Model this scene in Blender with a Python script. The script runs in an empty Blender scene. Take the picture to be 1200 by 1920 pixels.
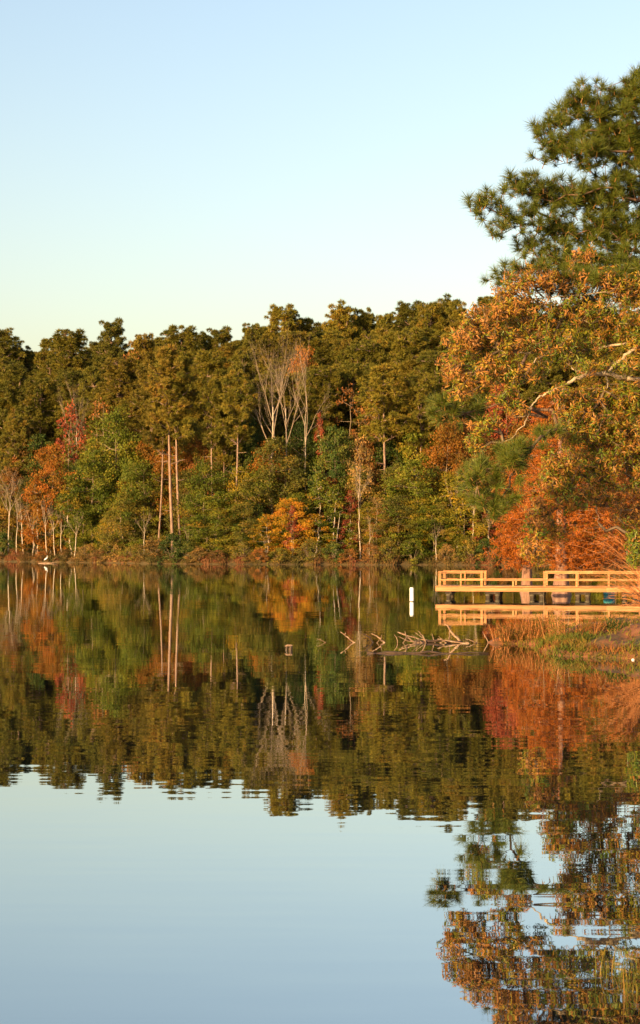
import bpy, math, random
import numpy as np
from mathutils import Vector, Matrix

SC = bpy.context.scene
COL = SC.collection
R = math.radians

# ------------------------------------------------------------------ camera, sky, sun, exposure
CAM_H, HORIZON, FPX = 2.8, 1022.0, 2900.0
PITCH = math.atan((HORIZON - 960.0) / FPX)
cd = bpy.data.cameras.new('camera')
cam = bpy.data.objects.new('camera', cd)
COL.objects.link(cam)
cam.location = (0, 0, CAM_H)
cam.rotation_euler = (math.pi / 2 + PITCH, 0, 0)
cd.sensor_fit = 'VERTICAL'
cd.sensor_height = 36.0
cd.lens = 36.0 * FPX / 1920.0
cd.clip_start = 0.2
cd.clip_end = 3000.0
SC.camera = cam

SUN_EL, SUN_AZ = 11.0, 219.0            # azimuth clockwise from +Y: behind the camera, to the left
w = bpy.data.worlds.new('World')
SC.world = w
w.use_nodes = True
nt = w.node_tree
bg = nt.nodes['Background']
sky = nt.nodes.new('ShaderNodeTexSky')
sky.sky_type = 'NISHITA'
sky.sun_disc = False
sky.sun_elevation = R(SUN_EL)
sky.sun_rotation = R(SUN_AZ)
sky.air_density = 1.5
sky.dust_density = 3.0
sky.ozone_density = 1.5
wb = nt.nodes.new('ShaderNodeMix')           # white balance of the whole sky, the same in every direction
wb.data_type = 'RGBA'
wb.blend_type = 'MULTIPLY'
wb.inputs[0].default_value = 1.0
wb.inputs[7].default_value = (1.035, 0.985, 1.08, 1)
nt.links.new(sky.outputs[0], wb.inputs[6])
nt.links.new(wb.outputs[2], bg.inputs[0])
bg.inputs[1].default_value = 0.15

ld = bpy.data.lights.new('sun', 'SUN')
ld.energy = 5.0
ld.angle = R(0.6)
ld.color = (1.0, 0.67, 0.31)
sun = bpy.data.objects.new('sun', ld)
COL.objects.link(sun)
sdir = Vector((math.sin(R(SUN_AZ)) * math.cos(R(SUN_EL)), math.cos(R(SUN_AZ)) * math.cos(R(SUN_EL)), math.sin(R(SUN_EL))))
sun.rotation_euler = (-sdir).to_track_quat('-Z', 'Y').to_euler()
sun.location = (-60, -60, 40)

SC.view_settings.view_transform = 'Standard'
SC.view_settings.look = 'None'
SC.view_settings.exposure = 1.16
SC.view_settings.gamma = 1.0
SC.view_settings.use_curve_mapping = False
SC.cycles.max_bounces = 6
SC.cycles.diffuse_bounces = 3
SC.cycles.glossy_bounces = 3
SC.cycles.transmission_bounces = 3

# ------------------------------------------------------------------ small helpers
rng = np.random.default_rng(7)
random.seed(7)


def P(px, py, Y):
    """the place at distance Y (metres ahead) seen at photo pixel px, py"""
    dx, dz = (px - 600) / FPX, (960 - py) / FPX
    c, s = math.cos(PITCH), math.sin(PITCH)
    d = Vector((dx, c - dz * s, s + dz * c))
    t = Y / d.y
    return Vector((d.x * t, Y, CAM_H + d.z * t))


def waterY(py):
    return CAM_H * FPX / (py - HORIZON)


def nrm(v):
    return v / np.maximum(np.linalg.norm(v, axis=-1, keepdims=True), 1e-9)


class MB:
    """collects faces (triangles / quads), with a tint value and a material number per face"""
    def __init__(self):
        self.V, self.F, self.T, self.M, self.n = [], [], [], [], 0

    def add(self, V, F, tint=0.5, mat=0):
        V = np.asarray(V, dtype=np.float32).reshape(-1, 3)
        F = np.asarray(F, dtype=np.int64)
        self.V.append(V)
        self.F.append(F + self.n)
        t = np.broadcast_to(np.asarray(tint, dtype=np.float32), (len(F),))
        self.T.append(t)
        self.M.append(np.full(len(F), mat, dtype=np.int32))
        self.n += len(V)
        return self

    def mesh(self, name, nmat=1, smooth=False):
        V = np.concatenate(self.V)
        loops = np.concatenate([f.reshape(-1) for f in self.F])
        sizes = np.concatenate([np.full(len(f), f.shape[1], dtype=np.int32) for f in self.F])
        tint = np.concatenate(self.T)
        mi = np.concatenate(self.M)
        me = bpy.data.meshes.new(name)
        me.vertices.add(len(V))
        me.vertices.foreach_set('co', V.reshape(-1))
        me.loops.add(len(loops))
        me.loops.foreach_set('vertex_index', loops.astype(np.int32))
        me.polygons.add(len(sizes))
        st = np.zeros(len(sizes), dtype=np.int32)
        st[1:] = np.cumsum(sizes)[:-1]
        me.polygons.foreach_set('loop_start', st)
        me.polygons.foreach_set('loop_total', sizes)
        me.polygons.foreach_set('material_index', mi)
        me.polygons.foreach_set('use_smooth', np.full(len(sizes), smooth, dtype=bool))
        a = me.attributes.new('tint', 'FLOAT', 'FACE')
        a.data.foreach_set('value', tint)
        me.update()
        me.validate()
        for _ in range(nmat):
            me.materials.append(None)
        return me


def link(name, me, mats, parent=None):
    o = bpy.data.objects.new(name, me)
    COL.objects.link(o)
    if mats is not None:
        if not isinstance(mats, (list, tuple)):
            mats = [mats]
        for i, m in enumerate(mats):
            o.material_slots[i].link = 'OBJECT'
            o.material_slots[i].material = m
    if parent is not None:
        o.parent = parent
    return o


def tag(o, label=None, cat=None, group=None, kind=None):
    if label: o['label'] = label
    if cat: o['category'] = cat
    if group: o['group'] = group
    if kind: o['kind'] = kind
    return o


def empty(name, loc, rz=0.0, scale=None):
    o = bpy.data.objects.new(name, None)
    o.empty_display_size = 0.3
    COL.objects.link(o)
    o.location = loc
    o.rotation_euler = (0, 0, rz)
    if scale is not None:
        o.scale = scale
    return o


def box(mb, c, s, rot=None, tint=0.5, mat=0, bev=0.0):
    """box, its long edges chamfered when bev > 0"""
    hx, hy, hz = s[0] / 2, s[1] / 2, s[2] / 2
    if bev <= 0:
        V = np.array([[x, y, z] for x in (-hx, hx) for y in (-hy, hy) for z in (-hz, hz)], dtype=np.float32)
        F = [[0, 1, 3, 2], [4, 6, 7, 5], [0, 4, 5, 1], [2, 3, 7, 6], [0, 2, 6, 4], [1, 5, 7, 3]]
        if rot is not None:
            V = V @ np.array(rot).T
        mb.add(V + np.array(c), F, tint, mat)
        return
    ax = int(np.argmax([hx, hy, hz]))
    o1, o2 = [(1, 2), (0, 2), (0, 1)][ax]
    h = [hx, hy, hz]
    b = bev
    ring = [(-h[o1] + b, -h[o2]), (h[o1] - b, -h[o2]), (h[o1], -h[o2] + b), (h[o1], h[o2] - b),
            (h[o1] - b, h[o2]), (-h[o1] + b, h[o2]), (-h[o1], h[o2] - b), (-h[o1], -h[o2] + b)]
    V = np.zeros((16, 3), dtype=np.float32)
    for k, e in enumerate((-1, 1)):
        for i, (u, v) in enumerate(ring):
            V[k * 8 + i, ax] = e * h[ax]
            V[k * 8 + i, o1] = u
            V[k * 8 + i, o2] = v
    F = [[i, (i + 1) % 8, 8 + (i + 1) % 8, 8 + i] for i in range(8)]
    if rot is not None:
        V = V @ np.array(rot).T
    V = V + np.array(c)
    n0 = mb.n
    mb.add(V, F, tint, mat)
    mb.F.append(np.array([[n0 + i for i in range(7, -1, -1)], [n0 + 8 + i for i in range(8)]], dtype=np.int64))
    mb.T.append(np.full(2, tint, dtype=np.float32))
    mb.M.append(np.full(2, mat, dtype=np.int32))


def edges(mb, A, B, ra, rb, n=4, tint=0.5, mat=0):
    """tapered n-sided prisms from A to B, all at once"""
    A = np.asarray(A, dtype=np.float64).reshape(-1, 3)
    B = np.asarray(B, dtype=np.float64).reshape(-1, 3)
    ra = np.broadcast_to(np.asarray(ra, dtype=np.float64), (len(A),))
    rb = np.broadcast_to(np.asarray(rb, dtype=np.float64), (len(A),))
    d = nrm(B - A)
    ref = np.where(np.abs(d[:, 2:3]) > 0.9, np.array([[1.0, 0, 0]]), np.array([[0, 0, 1.0]]))
    u = nrm(np.cross(d, ref))
    v = np.cross(d, u)
    ang = np.arange(n) * 2 * math.pi / n
    off = u[:, None, :] * np.cos(ang)[None, :, None] + v[:, None, :] * np.sin(ang)[None, :, None]
    V0 = A[:, None, :] + off * ra[:, None, None]
    V1 = B[:, None, :] + off * rb[:, None, None]
    V = np.concatenate([V0, V1], axis=1)
    base = (np.arange(len(A)) * 2 * n)[:, None, None]
    i = np.arange(n)
    f = np.stack([i, (i + 1) % n, n + (i + 1) % n, n + i], axis=1)[None]
    mb.add(V.reshape(-1, 3), (base + f).reshape(-1, 4), tint if np.ndim(tint) == 0 else np.repeat(tint, n), mat)


def tube(mb, pts, rad, n=8, tint=0.5, mat=0, cap=True):
    """one continuous tapered tube along a polyline"""
    p = np.asarray([tuple(q) for q in pts], dtype=np.float64)
    m = len(p)
    rad = np.broadcast_to(np.asarray(rad, dtype=np.float64), (m,))
    t = np.zeros_like(p)
    t[1:-1] = p[2:] - p[:-2]
    t[0] = p[1] - p[0]
    t[-1] = p[-1] - p[-2]
    t = nrm(t)
    ref = np.array([1.0, 0, 0]) if abs(t[0, 2]) > 0.8 else np.array([0, 0, 1.0])
    u = np.zeros_like(p)
    prev = ref
    for k in range(m):
        q = prev - t[k] * np.dot(prev, t[k])
        u[k] = q / max(np.linalg.norm(q), 1e-6)
        prev = u[k]
    v = np.cross(t, u)
    a = np.arange(n) * 2 * math.pi / n
    V = p[:, None] + (u[:, None] * np.cos(a)[None, :, None] + v[:, None] * np.sin(a)[None, :, None]) * rad[:, None, None]
    F = [[k * n + i, k * n + (i + 1) % n, (k + 1) * n + (i + 1) % n, (k + 1) * n + i] for k in range(m - 1) for i in range(n)]
    n0 = mb.n
    mb.add(V.reshape(-1, 3), F, tint, mat)
    if cap:
        mb.add([p[0], p[-1]], [[0, 1, 1]][:0] or np.zeros((0, 3), dtype=np.int64), tint, mat)
        c0, c1 = mb.n - 2, mb.n - 1
        F = [[c0, n0 + (i + 1) % n, n0 + i] for i in range(n)]
        e = n0 + (m - 1) * n
        F += [[c1, e + i, e + (i + 1) % n] for i in range(n)]
        mb.F.append(np.array(F, dtype=np.int64))
        mb.T.append(np.full(len(F), tint, dtype=np.float32))
        mb.M.append(np.full(len(F), mat, dtype=np.int32))


def rand_dirs(n, r=rng):
    return nrm(r.normal(size=(n, 3)))


def leaf_quads(mb, C, L, W, tint, r=rng, D=None, mat=0):
    """diamond leaves, bent along the midrib, at centres C"""
    n = len(C)
    if D is None:
        D = rand_dirs(n, r)
    S = nrm(np.cross(D, rand_dirs(n, r)))
    N = np.cross(D, S)
    L = np.broadcast_to(np.asarray(L), (n,))[:, None]
    W = np.broadcast_to(np.asarray(W), (n,))[:, None]
    V = np.stack([C - D * L / 2, C + S * W / 2 + N * W * 0.18, C + D * L / 2, C - S * W / 2 + N * W * 0.18], axis=1)
    b = (np.arange(n) * 4)[:, None]
    mb.add(V.reshape(-1, 3), np.concatenate([b + np.array([[0, 1, 2]]), b + np.array([[0, 2, 3]])], axis=1).reshape(-1, 3),
           np.repeat(tint, 2), mat)


def needles(mb, C, D, L, W, tint, r=rng, mat=0):
    """thin triangles pointing along D from C"""
    n = len(C)
    S = nrm(np.cross(D, rand_dirs(n, r)))
    L = np.broadcast_to(np.asarray(L), (n,))[:, None]
    W = np.broadcast_to(np.asarray(W), (n,))[:, None]
    V = np.stack([C - S * W / 2, C + S * W / 2, C + D * L], axis=1)
    mb.add(V.reshape(-1, 3), (np.arange(n) * 3)[:, None] + np.array([[0, 1, 2]]), tint, mat)


def colonise(trunk, pts, seg=0.6, kappa=0.35, sag=0.08, r=rng, up=0.0):
    """branches that reach every point of pts from the trunk nodes; returns nodes, parents, number of twigs carried"""
    trunk = np.asarray(trunk, dtype=np.float64)
    pts = np.asarray(pts, dtype=np.float64)
    cap = len(trunk) + len(pts) * 8 + 64
    N = np.zeros((cap, 3))
    par = np.full(cap, -1)
    path = np.zeros(cap)
    n = len(trunk)
    N[:n] = trunk
    par[1:n] = np.arange(n - 1)
    dist = np.min(np.linalg.norm(pts[:, None, :] - trunk[None, :, :], axis=2), axis=1)
    tips = []
    for k in np.argsort(dist + r.normal(size=len(pts)) * 0.25 * dist.mean()):
        p = pts[k]
        dv = p[None] - N[:n]
        d = np.linalg.norm(dv, axis=1)
        cost = d + kappa * path[:n] + up * np.maximum(-dv[:, 2], 0)
        j = int(np.argmin(cost))
        m = int(min(6, max(1, round(d[j] / seg))))
        last = j
        for q in range(1, m + 1):
            t = q / m
            x = N[j] + (p - N[j]) * t
            if q < m:
                x = x + r.normal(size=3) * d[j] * 0.05 - np.array([0, 0, sag * d[j] * 4 * t * (1 - t)])
            if n >= cap:
                break
            N[n] = x
            par[n] = last
            path[n] = path[last] + d[j] / m
            last = n
            n += 1
        tips.append(last)
    N, par = N[:n], par[:n]
    cnt = np.zeros(n)
    cnt[tips] += 1
    for i in range(n - 1, 0, -1):
        cnt[par[i]] += cnt[i]
    return N, par, cnt


def branch_edges(mb, N, par, cnt, ntrunk, r0, power=0.5, rmin=0.0, n=4, rmax=9.0, tint=0.5, mat=0):
    i = np.arange(ntrunk, len(N))
    rr = np.clip(r0 * np.maximum(cnt, 1) ** power, rmin, rmax)
    a, b = par[i], i
    ra = np.where(a < ntrunk, rr[b], np.minimum(rr[a], rr[b] * 1.5))
    edges(mb, N[a], N[b], ra, rr[b], n, tint, mat)


# ------------------------------------------------------------------ materials
def new_mat(name):
    m = bpy.data.materials.new(name)
    m.use_nodes = True
    t = m.node_tree
    t.nodes.clear()
    out = t.nodes.new('ShaderNodeOutputMaterial')
    return m, t, out


def ramp(t, stops):
    rp = t.nodes.new('ShaderNodeValToRGB')
    e = rp.color_ramp.elements
    while len(e) < len(stops):
        e.new(0.5)
    for k, (p, c) in enumerate(stops):
        e[k].position = p
        e[k].color = (c[0], c[1], c[2], 1)
    return rp


def leaf_mat(name, stops, trans=0.25, rnd=0.35, rough=0.6, spec=0.15, shift=0.12):
    m, t, out = new_mat(name)
    at = t.nodes.new('ShaderNodeAttribute')
    at.attribute_name = 'tint'
    oi = t.nodes.new('ShaderNodeObjectInfo')
    ma = t.nodes.new('ShaderNodeMath')            # every tree leans a little to one end of the palette
    ma.operation = 'MULTIPLY_ADD'
    ma.inputs[1].default_value = shift * 2
    ma.inputs[2].default_value = -shift
    t.links.new(oi.outputs['Random'], ma.inputs[0])
    ad = t.nodes.new('ShaderNodeMath')
    ad.operation = 'ADD'
    t.links.new(at.outputs['Fac'], ad.inputs[0])
    t.links.new(ma.outputs[0], ad.inputs[1])
    rp = ramp(t, stops)
    t.links.new(ad.outputs[0], rp.inputs[0])
    hs = t.nodes.new('ShaderNodeHueSaturation')
    mv = t.nodes.new('ShaderNodeMath')
    mv.operation = 'MULTIPLY_ADD'
    mv.inputs[1].default_value = rnd
    mv.inputs[2].default_value = 1.0 - rnd / 2
    t.links.new(oi.outputs['Random'], mv.inputs[0])
    t.links.new(mv.outputs[0], hs.inputs['Value'])
    t.links.new(rp.outputs[0], hs.inputs['Color'])
    pr = t.nodes.new('ShaderNodeBsdfPrincipled')
    pr.inputs['Roughness'].default_value = rough
    pr.inputs['Specular IOR Level'].default_value = spec
    t.links.new(hs.outputs[0], pr.inputs['Base Color'])
    tr = t.nodes.new('ShaderNodeBsdfTranslucent')
    t.links.new(hs.outputs[0], tr.inputs['Color'])
    mx = t.nodes.new('ShaderNodeMixShader')
    mx.inputs[0].default_value = trans
    t.links.new(pr.outputs[0], mx.inputs[1])
    t.links.new(tr.outputs[0], mx.inputs[2])
    t.links.new(mx.outputs[0], out.inputs[0])
    return m


def noise_mat(name, stops, scale=(1, 1, 1), detail=6, rough=0.8, bump=0.0, nscale=1.0, coords='Object', spec=0.2, obj_rnd=0.0):
    m, t, out = new_mat(name)
    tc = t.nodes.new('ShaderNodeTexCoord')
    mp = t.nodes.new('ShaderNodeMapping')
    mp.inputs['Scale'].default_value = scale
    t.links.new(tc.outputs[coords], mp.inputs[0])
    nz = t.nodes.new('ShaderNodeTexNoise')
    nz.inputs['Scale'].default_value = nscale
    nz.inputs['Detail'].default_value = detail
    nz.inputs['Roughness'].default_value = 0.62
    t.links.new(mp.outputs[0], nz.inputs['Vector'])
    rp = ramp(t, stops)
    t.links.new(nz.outputs['Fac'], rp.inputs[0])
    colr = rp.outputs[0]
    if obj_rnd:
        oi = t.nodes.new('ShaderNodeObjectInfo')
        hs = t.nodes.new('ShaderNodeHueSaturation')
        mv = t.nodes.new('ShaderNodeMath')
        mv.operation = 'MULTIPLY_ADD'
        mv.inputs[1].default_value = obj_rnd
        mv.inputs[2].default_value = 1.0 - obj_rnd / 2
        t.links.new(oi.outputs['Random'], mv.inputs[0])
        t.links.new(mv.outputs[0], hs.inputs['Value'])
        t.links.new(colr, hs.inputs['Color'])
        colr = hs.outputs[0]
    pr = t.nodes.new('ShaderNodeBsdfPrincipled')
    pr.inputs['Roughness'].default_value = rough
    pr.inputs['Specular IOR Level'].default_value = spec
    t.links.new(colr, pr.inputs['Base Color'])
    if bump:
        bp = t.nodes.new('ShaderNodeBump')
        bp.inputs['Strength'].default_value = 1.0
        bp.inputs['Distance'].default_value = bump
        t.links.new(nz.outputs['Fac'], bp.inputs['Height'])
        t.links.new(bp.outputs[0], pr.inputs['Normal'])
    t.links.new(pr.outputs[0], out.inputs[0])
    return m


M = {}
M['pine'] = leaf_mat('pine_needles', [(0.0, (.068, .074, .010)), (0.45, (.142, .124, .015)), (0.8, (.195, .142, .018)), (1.0, (.24, .13, .018))], 0.2)
M['pine_warm'] = leaf_mat('pine_needles_warm', [(0.0, (.074, .070, .010)), (0.5, (.155, .118, .015)), (0.85, (.21, .13, .022)), (1.0, (.26, .12, .024))], 0.2)
M['pine_blue'] = leaf_mat('pine_needles_deep', [(0.0, (.062, .070, .011)), (0.6, (.130, .118, .016)), (1.0, (.18, .132, .02))], 0.2)
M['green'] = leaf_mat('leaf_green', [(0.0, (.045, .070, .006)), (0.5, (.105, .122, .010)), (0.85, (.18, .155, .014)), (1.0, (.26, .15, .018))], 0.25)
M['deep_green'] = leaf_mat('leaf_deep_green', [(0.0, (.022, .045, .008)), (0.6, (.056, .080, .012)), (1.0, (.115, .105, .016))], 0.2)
M['olive'] = leaf_mat('leaf_olive', [(0.0, (.060, .068, .012)), (0.5, (.125, .115, .016)), (1.0, (.26, .15, .022))], 0.25)
M['yellow_green'] = leaf_mat('leaf_yellow_green', [(0.0, (.085, .10, .010)), (0.5, (.20, .17, .014)), (1.0, (.42, .23, .016))], 0.28)
M['gold'] = leaf_mat('leaf_gold', [(0.0, (.16, .12, .012)), (0.45, (.38, .205, .013)), (0.8, (.42, .165, .014)), (1.0, (.40, .095, .016))], 0.28)
M['orange'] = leaf_mat('leaf_orange', [(0.0, (.13, .085, .012)), (0.45, (.23, .098, .012)), (1.0, (.31, .088, .014))], 0.28)
M['red'] = leaf_mat('leaf_red', [(0.0, (.12, .035, .018)), (0.5, (.24, .05, .022)), (1.0, (.31, .085, .03))], 0.25)
M['rust'] = leaf_mat('leaf_rust', [(0.0, (.09, .062, .014)), (0.5, (.19, .085, .018)), (1.0, (.30, .11, .03))], 0.22)
M['tan'] = leaf_mat('leaf_tan', [(0.0, (.10, .080, .020)), (0.5, (.19, .115, .03)), (1.0, (.30, .16, .05))], 0.2)
M['cypress'] = leaf_mat('cypress_leaves', [(0.0, (.14, .062, .010)), (0.45, (.285, .085, .010)), (0.8, (.345, .092, .012)), (1.0, (.28, .125, .014))], 0.25, 0.1, shift=0.02)
M['oak'] = leaf_mat('oak_leaves', [(0.0, (.058, .100, .005)), (0.28, (.155, .180, .008)), (0.5, (.31, .200, .012)), (0.72, (.31, .125, .017)), (1.0, (.36, .165, .042))],
                    0.28, 0.15, 0.45, 0.35, 0.04)
M['near_pine'] = leaf_mat('near_pine_needles', [(0.0, (.035, .062, .008)), (0.5, (.085, .108, .010)), (0.85, (.15, .12, .014)), (1.0, (.24, .11, .025))], 0.15, 0.2, 0.5, 0.25, 0.05)
M['grass'] = leaf_mat('bank_grass', [(0.0, (.050, .075, .010)), (0.4, (.11, .11, .014)), (0.75, (.19, .115, .025)), (1.0, (.21, .075, .02))], 0.25, 0.0)
M['brush'] = leaf_mat('shore_brush', [(0.0, (.060, .054, .012)), (0.45, (.13, .082, .024)), (0.75, (.17, .080, .03)), (1.0, (.17, .048, .024))], 0.2, 0.0)
M['red_weed'] = leaf_mat('red_weed', [(0.0, (.075, .070, .012)), (0.4, (.15, .085, .016)), (0.8, (.20, .062, .014)), (1.0, (.25, .14, .035))], 0.25, 0.3)
M['bark_pine'] = noise_mat('pine_bark', [(0.3, (.09, .055, .040)), (0.5, (.22, .143, .107)), (0.7, (.34, .235, .18))], (6, 6, 1.2), obj_rnd=0.3, bump=0.03)
M['bark_pale'] = noise_mat('pale_bark', [(0.3, (.20, .15, .105)), (0.5, (.40, .325, .25)), (0.75, (.54, .46, .37))], (5, 5, 1.5), obj_rnd=0.3)
M['bark_grey'] = noise_mat('grey_bark', [(0.3, (.10, .075, .05)), (0.6, (.24, .175, .115)), (0.8, (.34, .26, .18))], (5, 5, 1.2), obj_rnd=0.3)
M['bark_twig'] = noise_mat('twig_bark', [(0.3, (.16, .115, .08)), (0.55, (.28, .21, .15)), (0.8, (.37, .29, .22))], (4, 4, 2), obj_rnd=0.3)
M['bark_dark'] = noise_mat('dark_bark', [(0.3, (.05, .035, .022)), (0.6, (.13, .09, .055)), (0.8, (.22, .16, .10))], (6, 6, 6))
M['bark_twig_brown'] = noise_mat('brown_twig_bark', [(0.3, (.07, .042, .026)), (0.6, (.16, .095, .06)), (0.8, (.24, .15, .10))], (6, 6, 6))
M['bark_oak'] = noise_mat('oak_bark', [(0.3, (.12, .085, .055)), (0.5, (.32, .25, .165)), (0.75, (.46, .37, .26))], (9, 9, 9), bump=0.015, obj_rnd=0.1)
M['bark_cypress'] = noise_mat('cypress_bark', [(0.3, (.12, .062, .042)), (0.55, (.25, .135, .090)), (0.8, (.36, .22, .15))], (7, 7, 0.7), bump=0.03)
M['bark_red'] = noise_mat('red_twig_bark', [(0.3, (.24, .09, .03)), (0.6, (.42, .17, .06)), (0.8, (.5, .26, .12))], (4, 4, 4))
M['driftwood'] = noise_mat('driftwood', [(0.3, (.085, .046, .026)), (0.5, (.23, .145, .092)), (0.75, (.34, .25, .18))], (8, 8, 8), bump=0.01, obj_rnd=0.4)
M['wet_log'] = noise_mat('wet_log', [(0.3, (.02, .013, .009)), (0.7, (.075, .045, .028))], (5, 5, 5), rough=0.45)
M['timber'] = noise_mat('new_timber', [(0.25, (.20, .088, .031)), (0.5, (.35, .160, .063)), (0.75, (.45, .235, .11))], (1.2, 14, 14), bump=0.002, obj_rnd=0.45, rough=0.7)
M['pile'] = noise_mat('dock_pile', [(0.3, (.018, .013, .009)), (0.58, (.045, .032, .022)), (0.78, (.20, .16, .12))], (7, 7, 2.5), obj_rnd=0.3)
M['white'] = noise_mat('white_plastic', [(0.3, (.72, .70, .66)), (0.7, (.84, .83, .80))], (3, 3, 3), rough=0.5)
M['dark'] = noise_mat('waterline_stain', [(0.3, (.05, .042, .025)), (0.7, (.12, .10, .07))], (6, 6, 6))
M['teal'] = noise_mat('teal_plastic', [(0.3, (.02, .13, .14)), (0.7, (.04, .22, .23))], (3, 3, 3), rough=0.5)
M['stone'] = noise_mat('pale_stone', [(0.3, (.5, .45, .36)), (0.7, (.72, .68, .6))], (9, 9, 9), bump=0.01)
M['feather'] = noise_mat('white_feathers', [(0.3, (.74, .72, .68)), (0.7, (.86, .85, .82))], (9, 9, 9))
M['beak'] = noise_mat('yellow_beak', [(0.3, (.6, .33, .03)), (0.7, (.7, .42, .05))], (5, 5, 5), rough=0.4)
M['bird_leg'] = noise_mat('dark_leg', [(0.3, (.02, .02, .02)), (0.7, (.05, .045, .04))], (5, 5, 5))
M['hill'] = noise_mat('leaf_litter', [(0.3, (.035, .030, .012)), (0.5, (.085, .058, .022)), (0.7, (.15, .085, .035))], (0.6, 0.6, 0.6), bump=0.1)
M['bank'] = noise_mat('clay_bank', [(0.30, (.060, .062, .018)), (0.45, (.11, .062, .024)), (0.55, (.22, .085, .036)), (0.72, (.28, .125, .060))], (1.1, 1.1, 1.1), bump=0.05, detail=9)


def water_mat():
    m, t, out = new_mat('lake_water')
    tc = t.nodes.new('ShaderNodeTexCoord')

    def slope(scale, amp_x, amp_y, nscale, detail, rot=0.0):
        mp = t.nodes.new('ShaderNodeMapping')
        mp.inputs['Scale'].default_value = scale
        mp.inputs['Rotation'].default_value = (0, 0, rot)
        t.links.new(tc.outputs['Object'], mp.inputs[0])
        nz = t.nodes.new('ShaderNodeTexNoise')
        nz.inputs['Scale'].default_value = nscale
        nz.inputs['Detail'].default_value = detail
        nz.inputs['Roughness'].default_value = 0.45
        t.links.new(mp.outputs[0], nz.inputs['Vector'])
        su = t.nodes.new('ShaderNodeVectorMath')
        su.operation = 'SUBTRACT'
        su.inputs[1].default_value = (0.5, 0.5, 0.5)
        t.links.new(nz.outputs['Color'], su.inputs[0])
        mu = t.nodes.new('ShaderNodeVectorMath')
        mu.operation = 'MULTIPLY'
        mu.inputs[1].default_value = (amp_x, amp_y, 0.0)
        t.links.new(su.outputs[0], mu.inputs[0])
        return mu.outputs[0]
    a = slope((0.7, 5.0, 1), 0.004, 0.0125, 1.0, 1.2, 0.05)      # fine ripples, crests across the view
    b = slope((0.12, 0.4, 1), 0.0015, 0.003, 1.0, 1.0, -0.1)     # slow swell
    # ripples come and go in wide patches of breeze
    pn = t.nodes.new('ShaderNodeTexNoise')
    pn.inputs['Scale'].default_value = 0.07
    pn.inputs['Detail'].default_value = 2.0
    t.links.new(tc.outputs['Object'], pn.inputs['Vector'])
    mr = t.nodes.new('ShaderNodeMapRange')
    mr.inputs[1].default_value = 0.35
    mr.inputs[2].default_value = 0.65
    mr.inputs[3].default_value = 0.6
    mr.inputs[4].default_value = 1.3
    t.links.new(pn.outputs['Fac'], mr.inputs[0])
    sc = t.nodes.new('ShaderNodeVectorMath')
    sc.operation = 'SCALE'
    t.links.new(a, sc.inputs[0])
    t.links.new(mr.outputs[0], sc.inputs['Scale'])
    s1 = t.nodes.new('ShaderNodeVectorMath')
    s1.operation = 'ADD'
    t.links.new(sc.outputs[0], s1.inputs[0])
    t.links.new(b, s1.inputs[1])
    s2 = t.nodes.new('ShaderNodeVectorMath')
    s2.operation = 'ADD'
    s2.inputs[1].default_value = (0, 0, 1)
    t.links.new(s1.outputs[0], s2.inputs[0])
    s3 = t.nodes.new('ShaderNodeVectorMath')
    s3.operation = 'NORMALIZE'
    t.links.new(s2.outputs[0], s3.inputs[0])
    fr = t.nodes.new('ShaderNodeFresnel')
    fr.inputs['IOR'].default_value = 1.34
    t.links.new(s3.outputs[0], fr.inputs['Normal'])
    pw = t.nodes.new('ShaderNodeMath')
    pw.operation = 'POWER'
    pw.inputs[1].default_value = 0.35
    t.links.new(fr.outputs[0], pw.inputs[0])
    gl = t.nodes.new('ShaderNodeBsdfGlossy')
    gl.inputs['Roughness'].default_value = 0.010
    gl.inputs['Color'].default_value = (.93, .97, 1.0, 1)
    t.links.new(s3.outputs[0], gl.inputs['Normal'])
    df = t.nodes.new('ShaderNodeBsdfDiffuse')
    df.inputs['Color'].default_value = (.003, .006, .009, 1)
    mx = t.nodes.new('ShaderNodeMixShader')
    t.links.new(pw.outputs[0], mx.inputs[0])
    t.links.new(df.outputs[0], mx.inputs[1])
    t.links.new(gl.outputs[0], mx.inputs[2])
    t.links.new(mx.outputs[0], out.inputs[0])
    return m


M['water'] = water_mat()

# ------------------------------------------------------------------ the setting: lake, hill, bank
SHORE_X = np.array([-260, -110, -80, -55, -34, -24, -8, 8, 26, 60, 120, 260.0])
SHORE_Y = np.array([300, 290, 280, 264, 244, 231, 224, 219, 215, 208, 200, 200.0])


def shoreY(x):
    return np.interp(x, SHORE_X, SHORE_Y)


def hillz(d):
    d = np.asarray(d, dtype=np.float64)
    up = 0.5 * np.clip(d / 1.2, -4, 1) + 0.02 * np.clip(d - 1.2, 0, None) + 0.33 * np.clip(d - 16, 0, 90) + 0.05 * np.clip(d - 106, 0, None)
    return up


def ground(x, y):
    return float(hillz(y - shoreY(x)))


# lake: one sheet
mb = MB()
mb.add([[-260, -40, 0], [260, -40, 0], [260, 330, 0], [-260, 330, 0]], [[0, 1, 2, 3]])
tag(link('lake', mb.mesh('lake'), M['water']), 'calm dark lake mirroring the autumn wood and the sky', 'lake', kind='structure')

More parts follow.
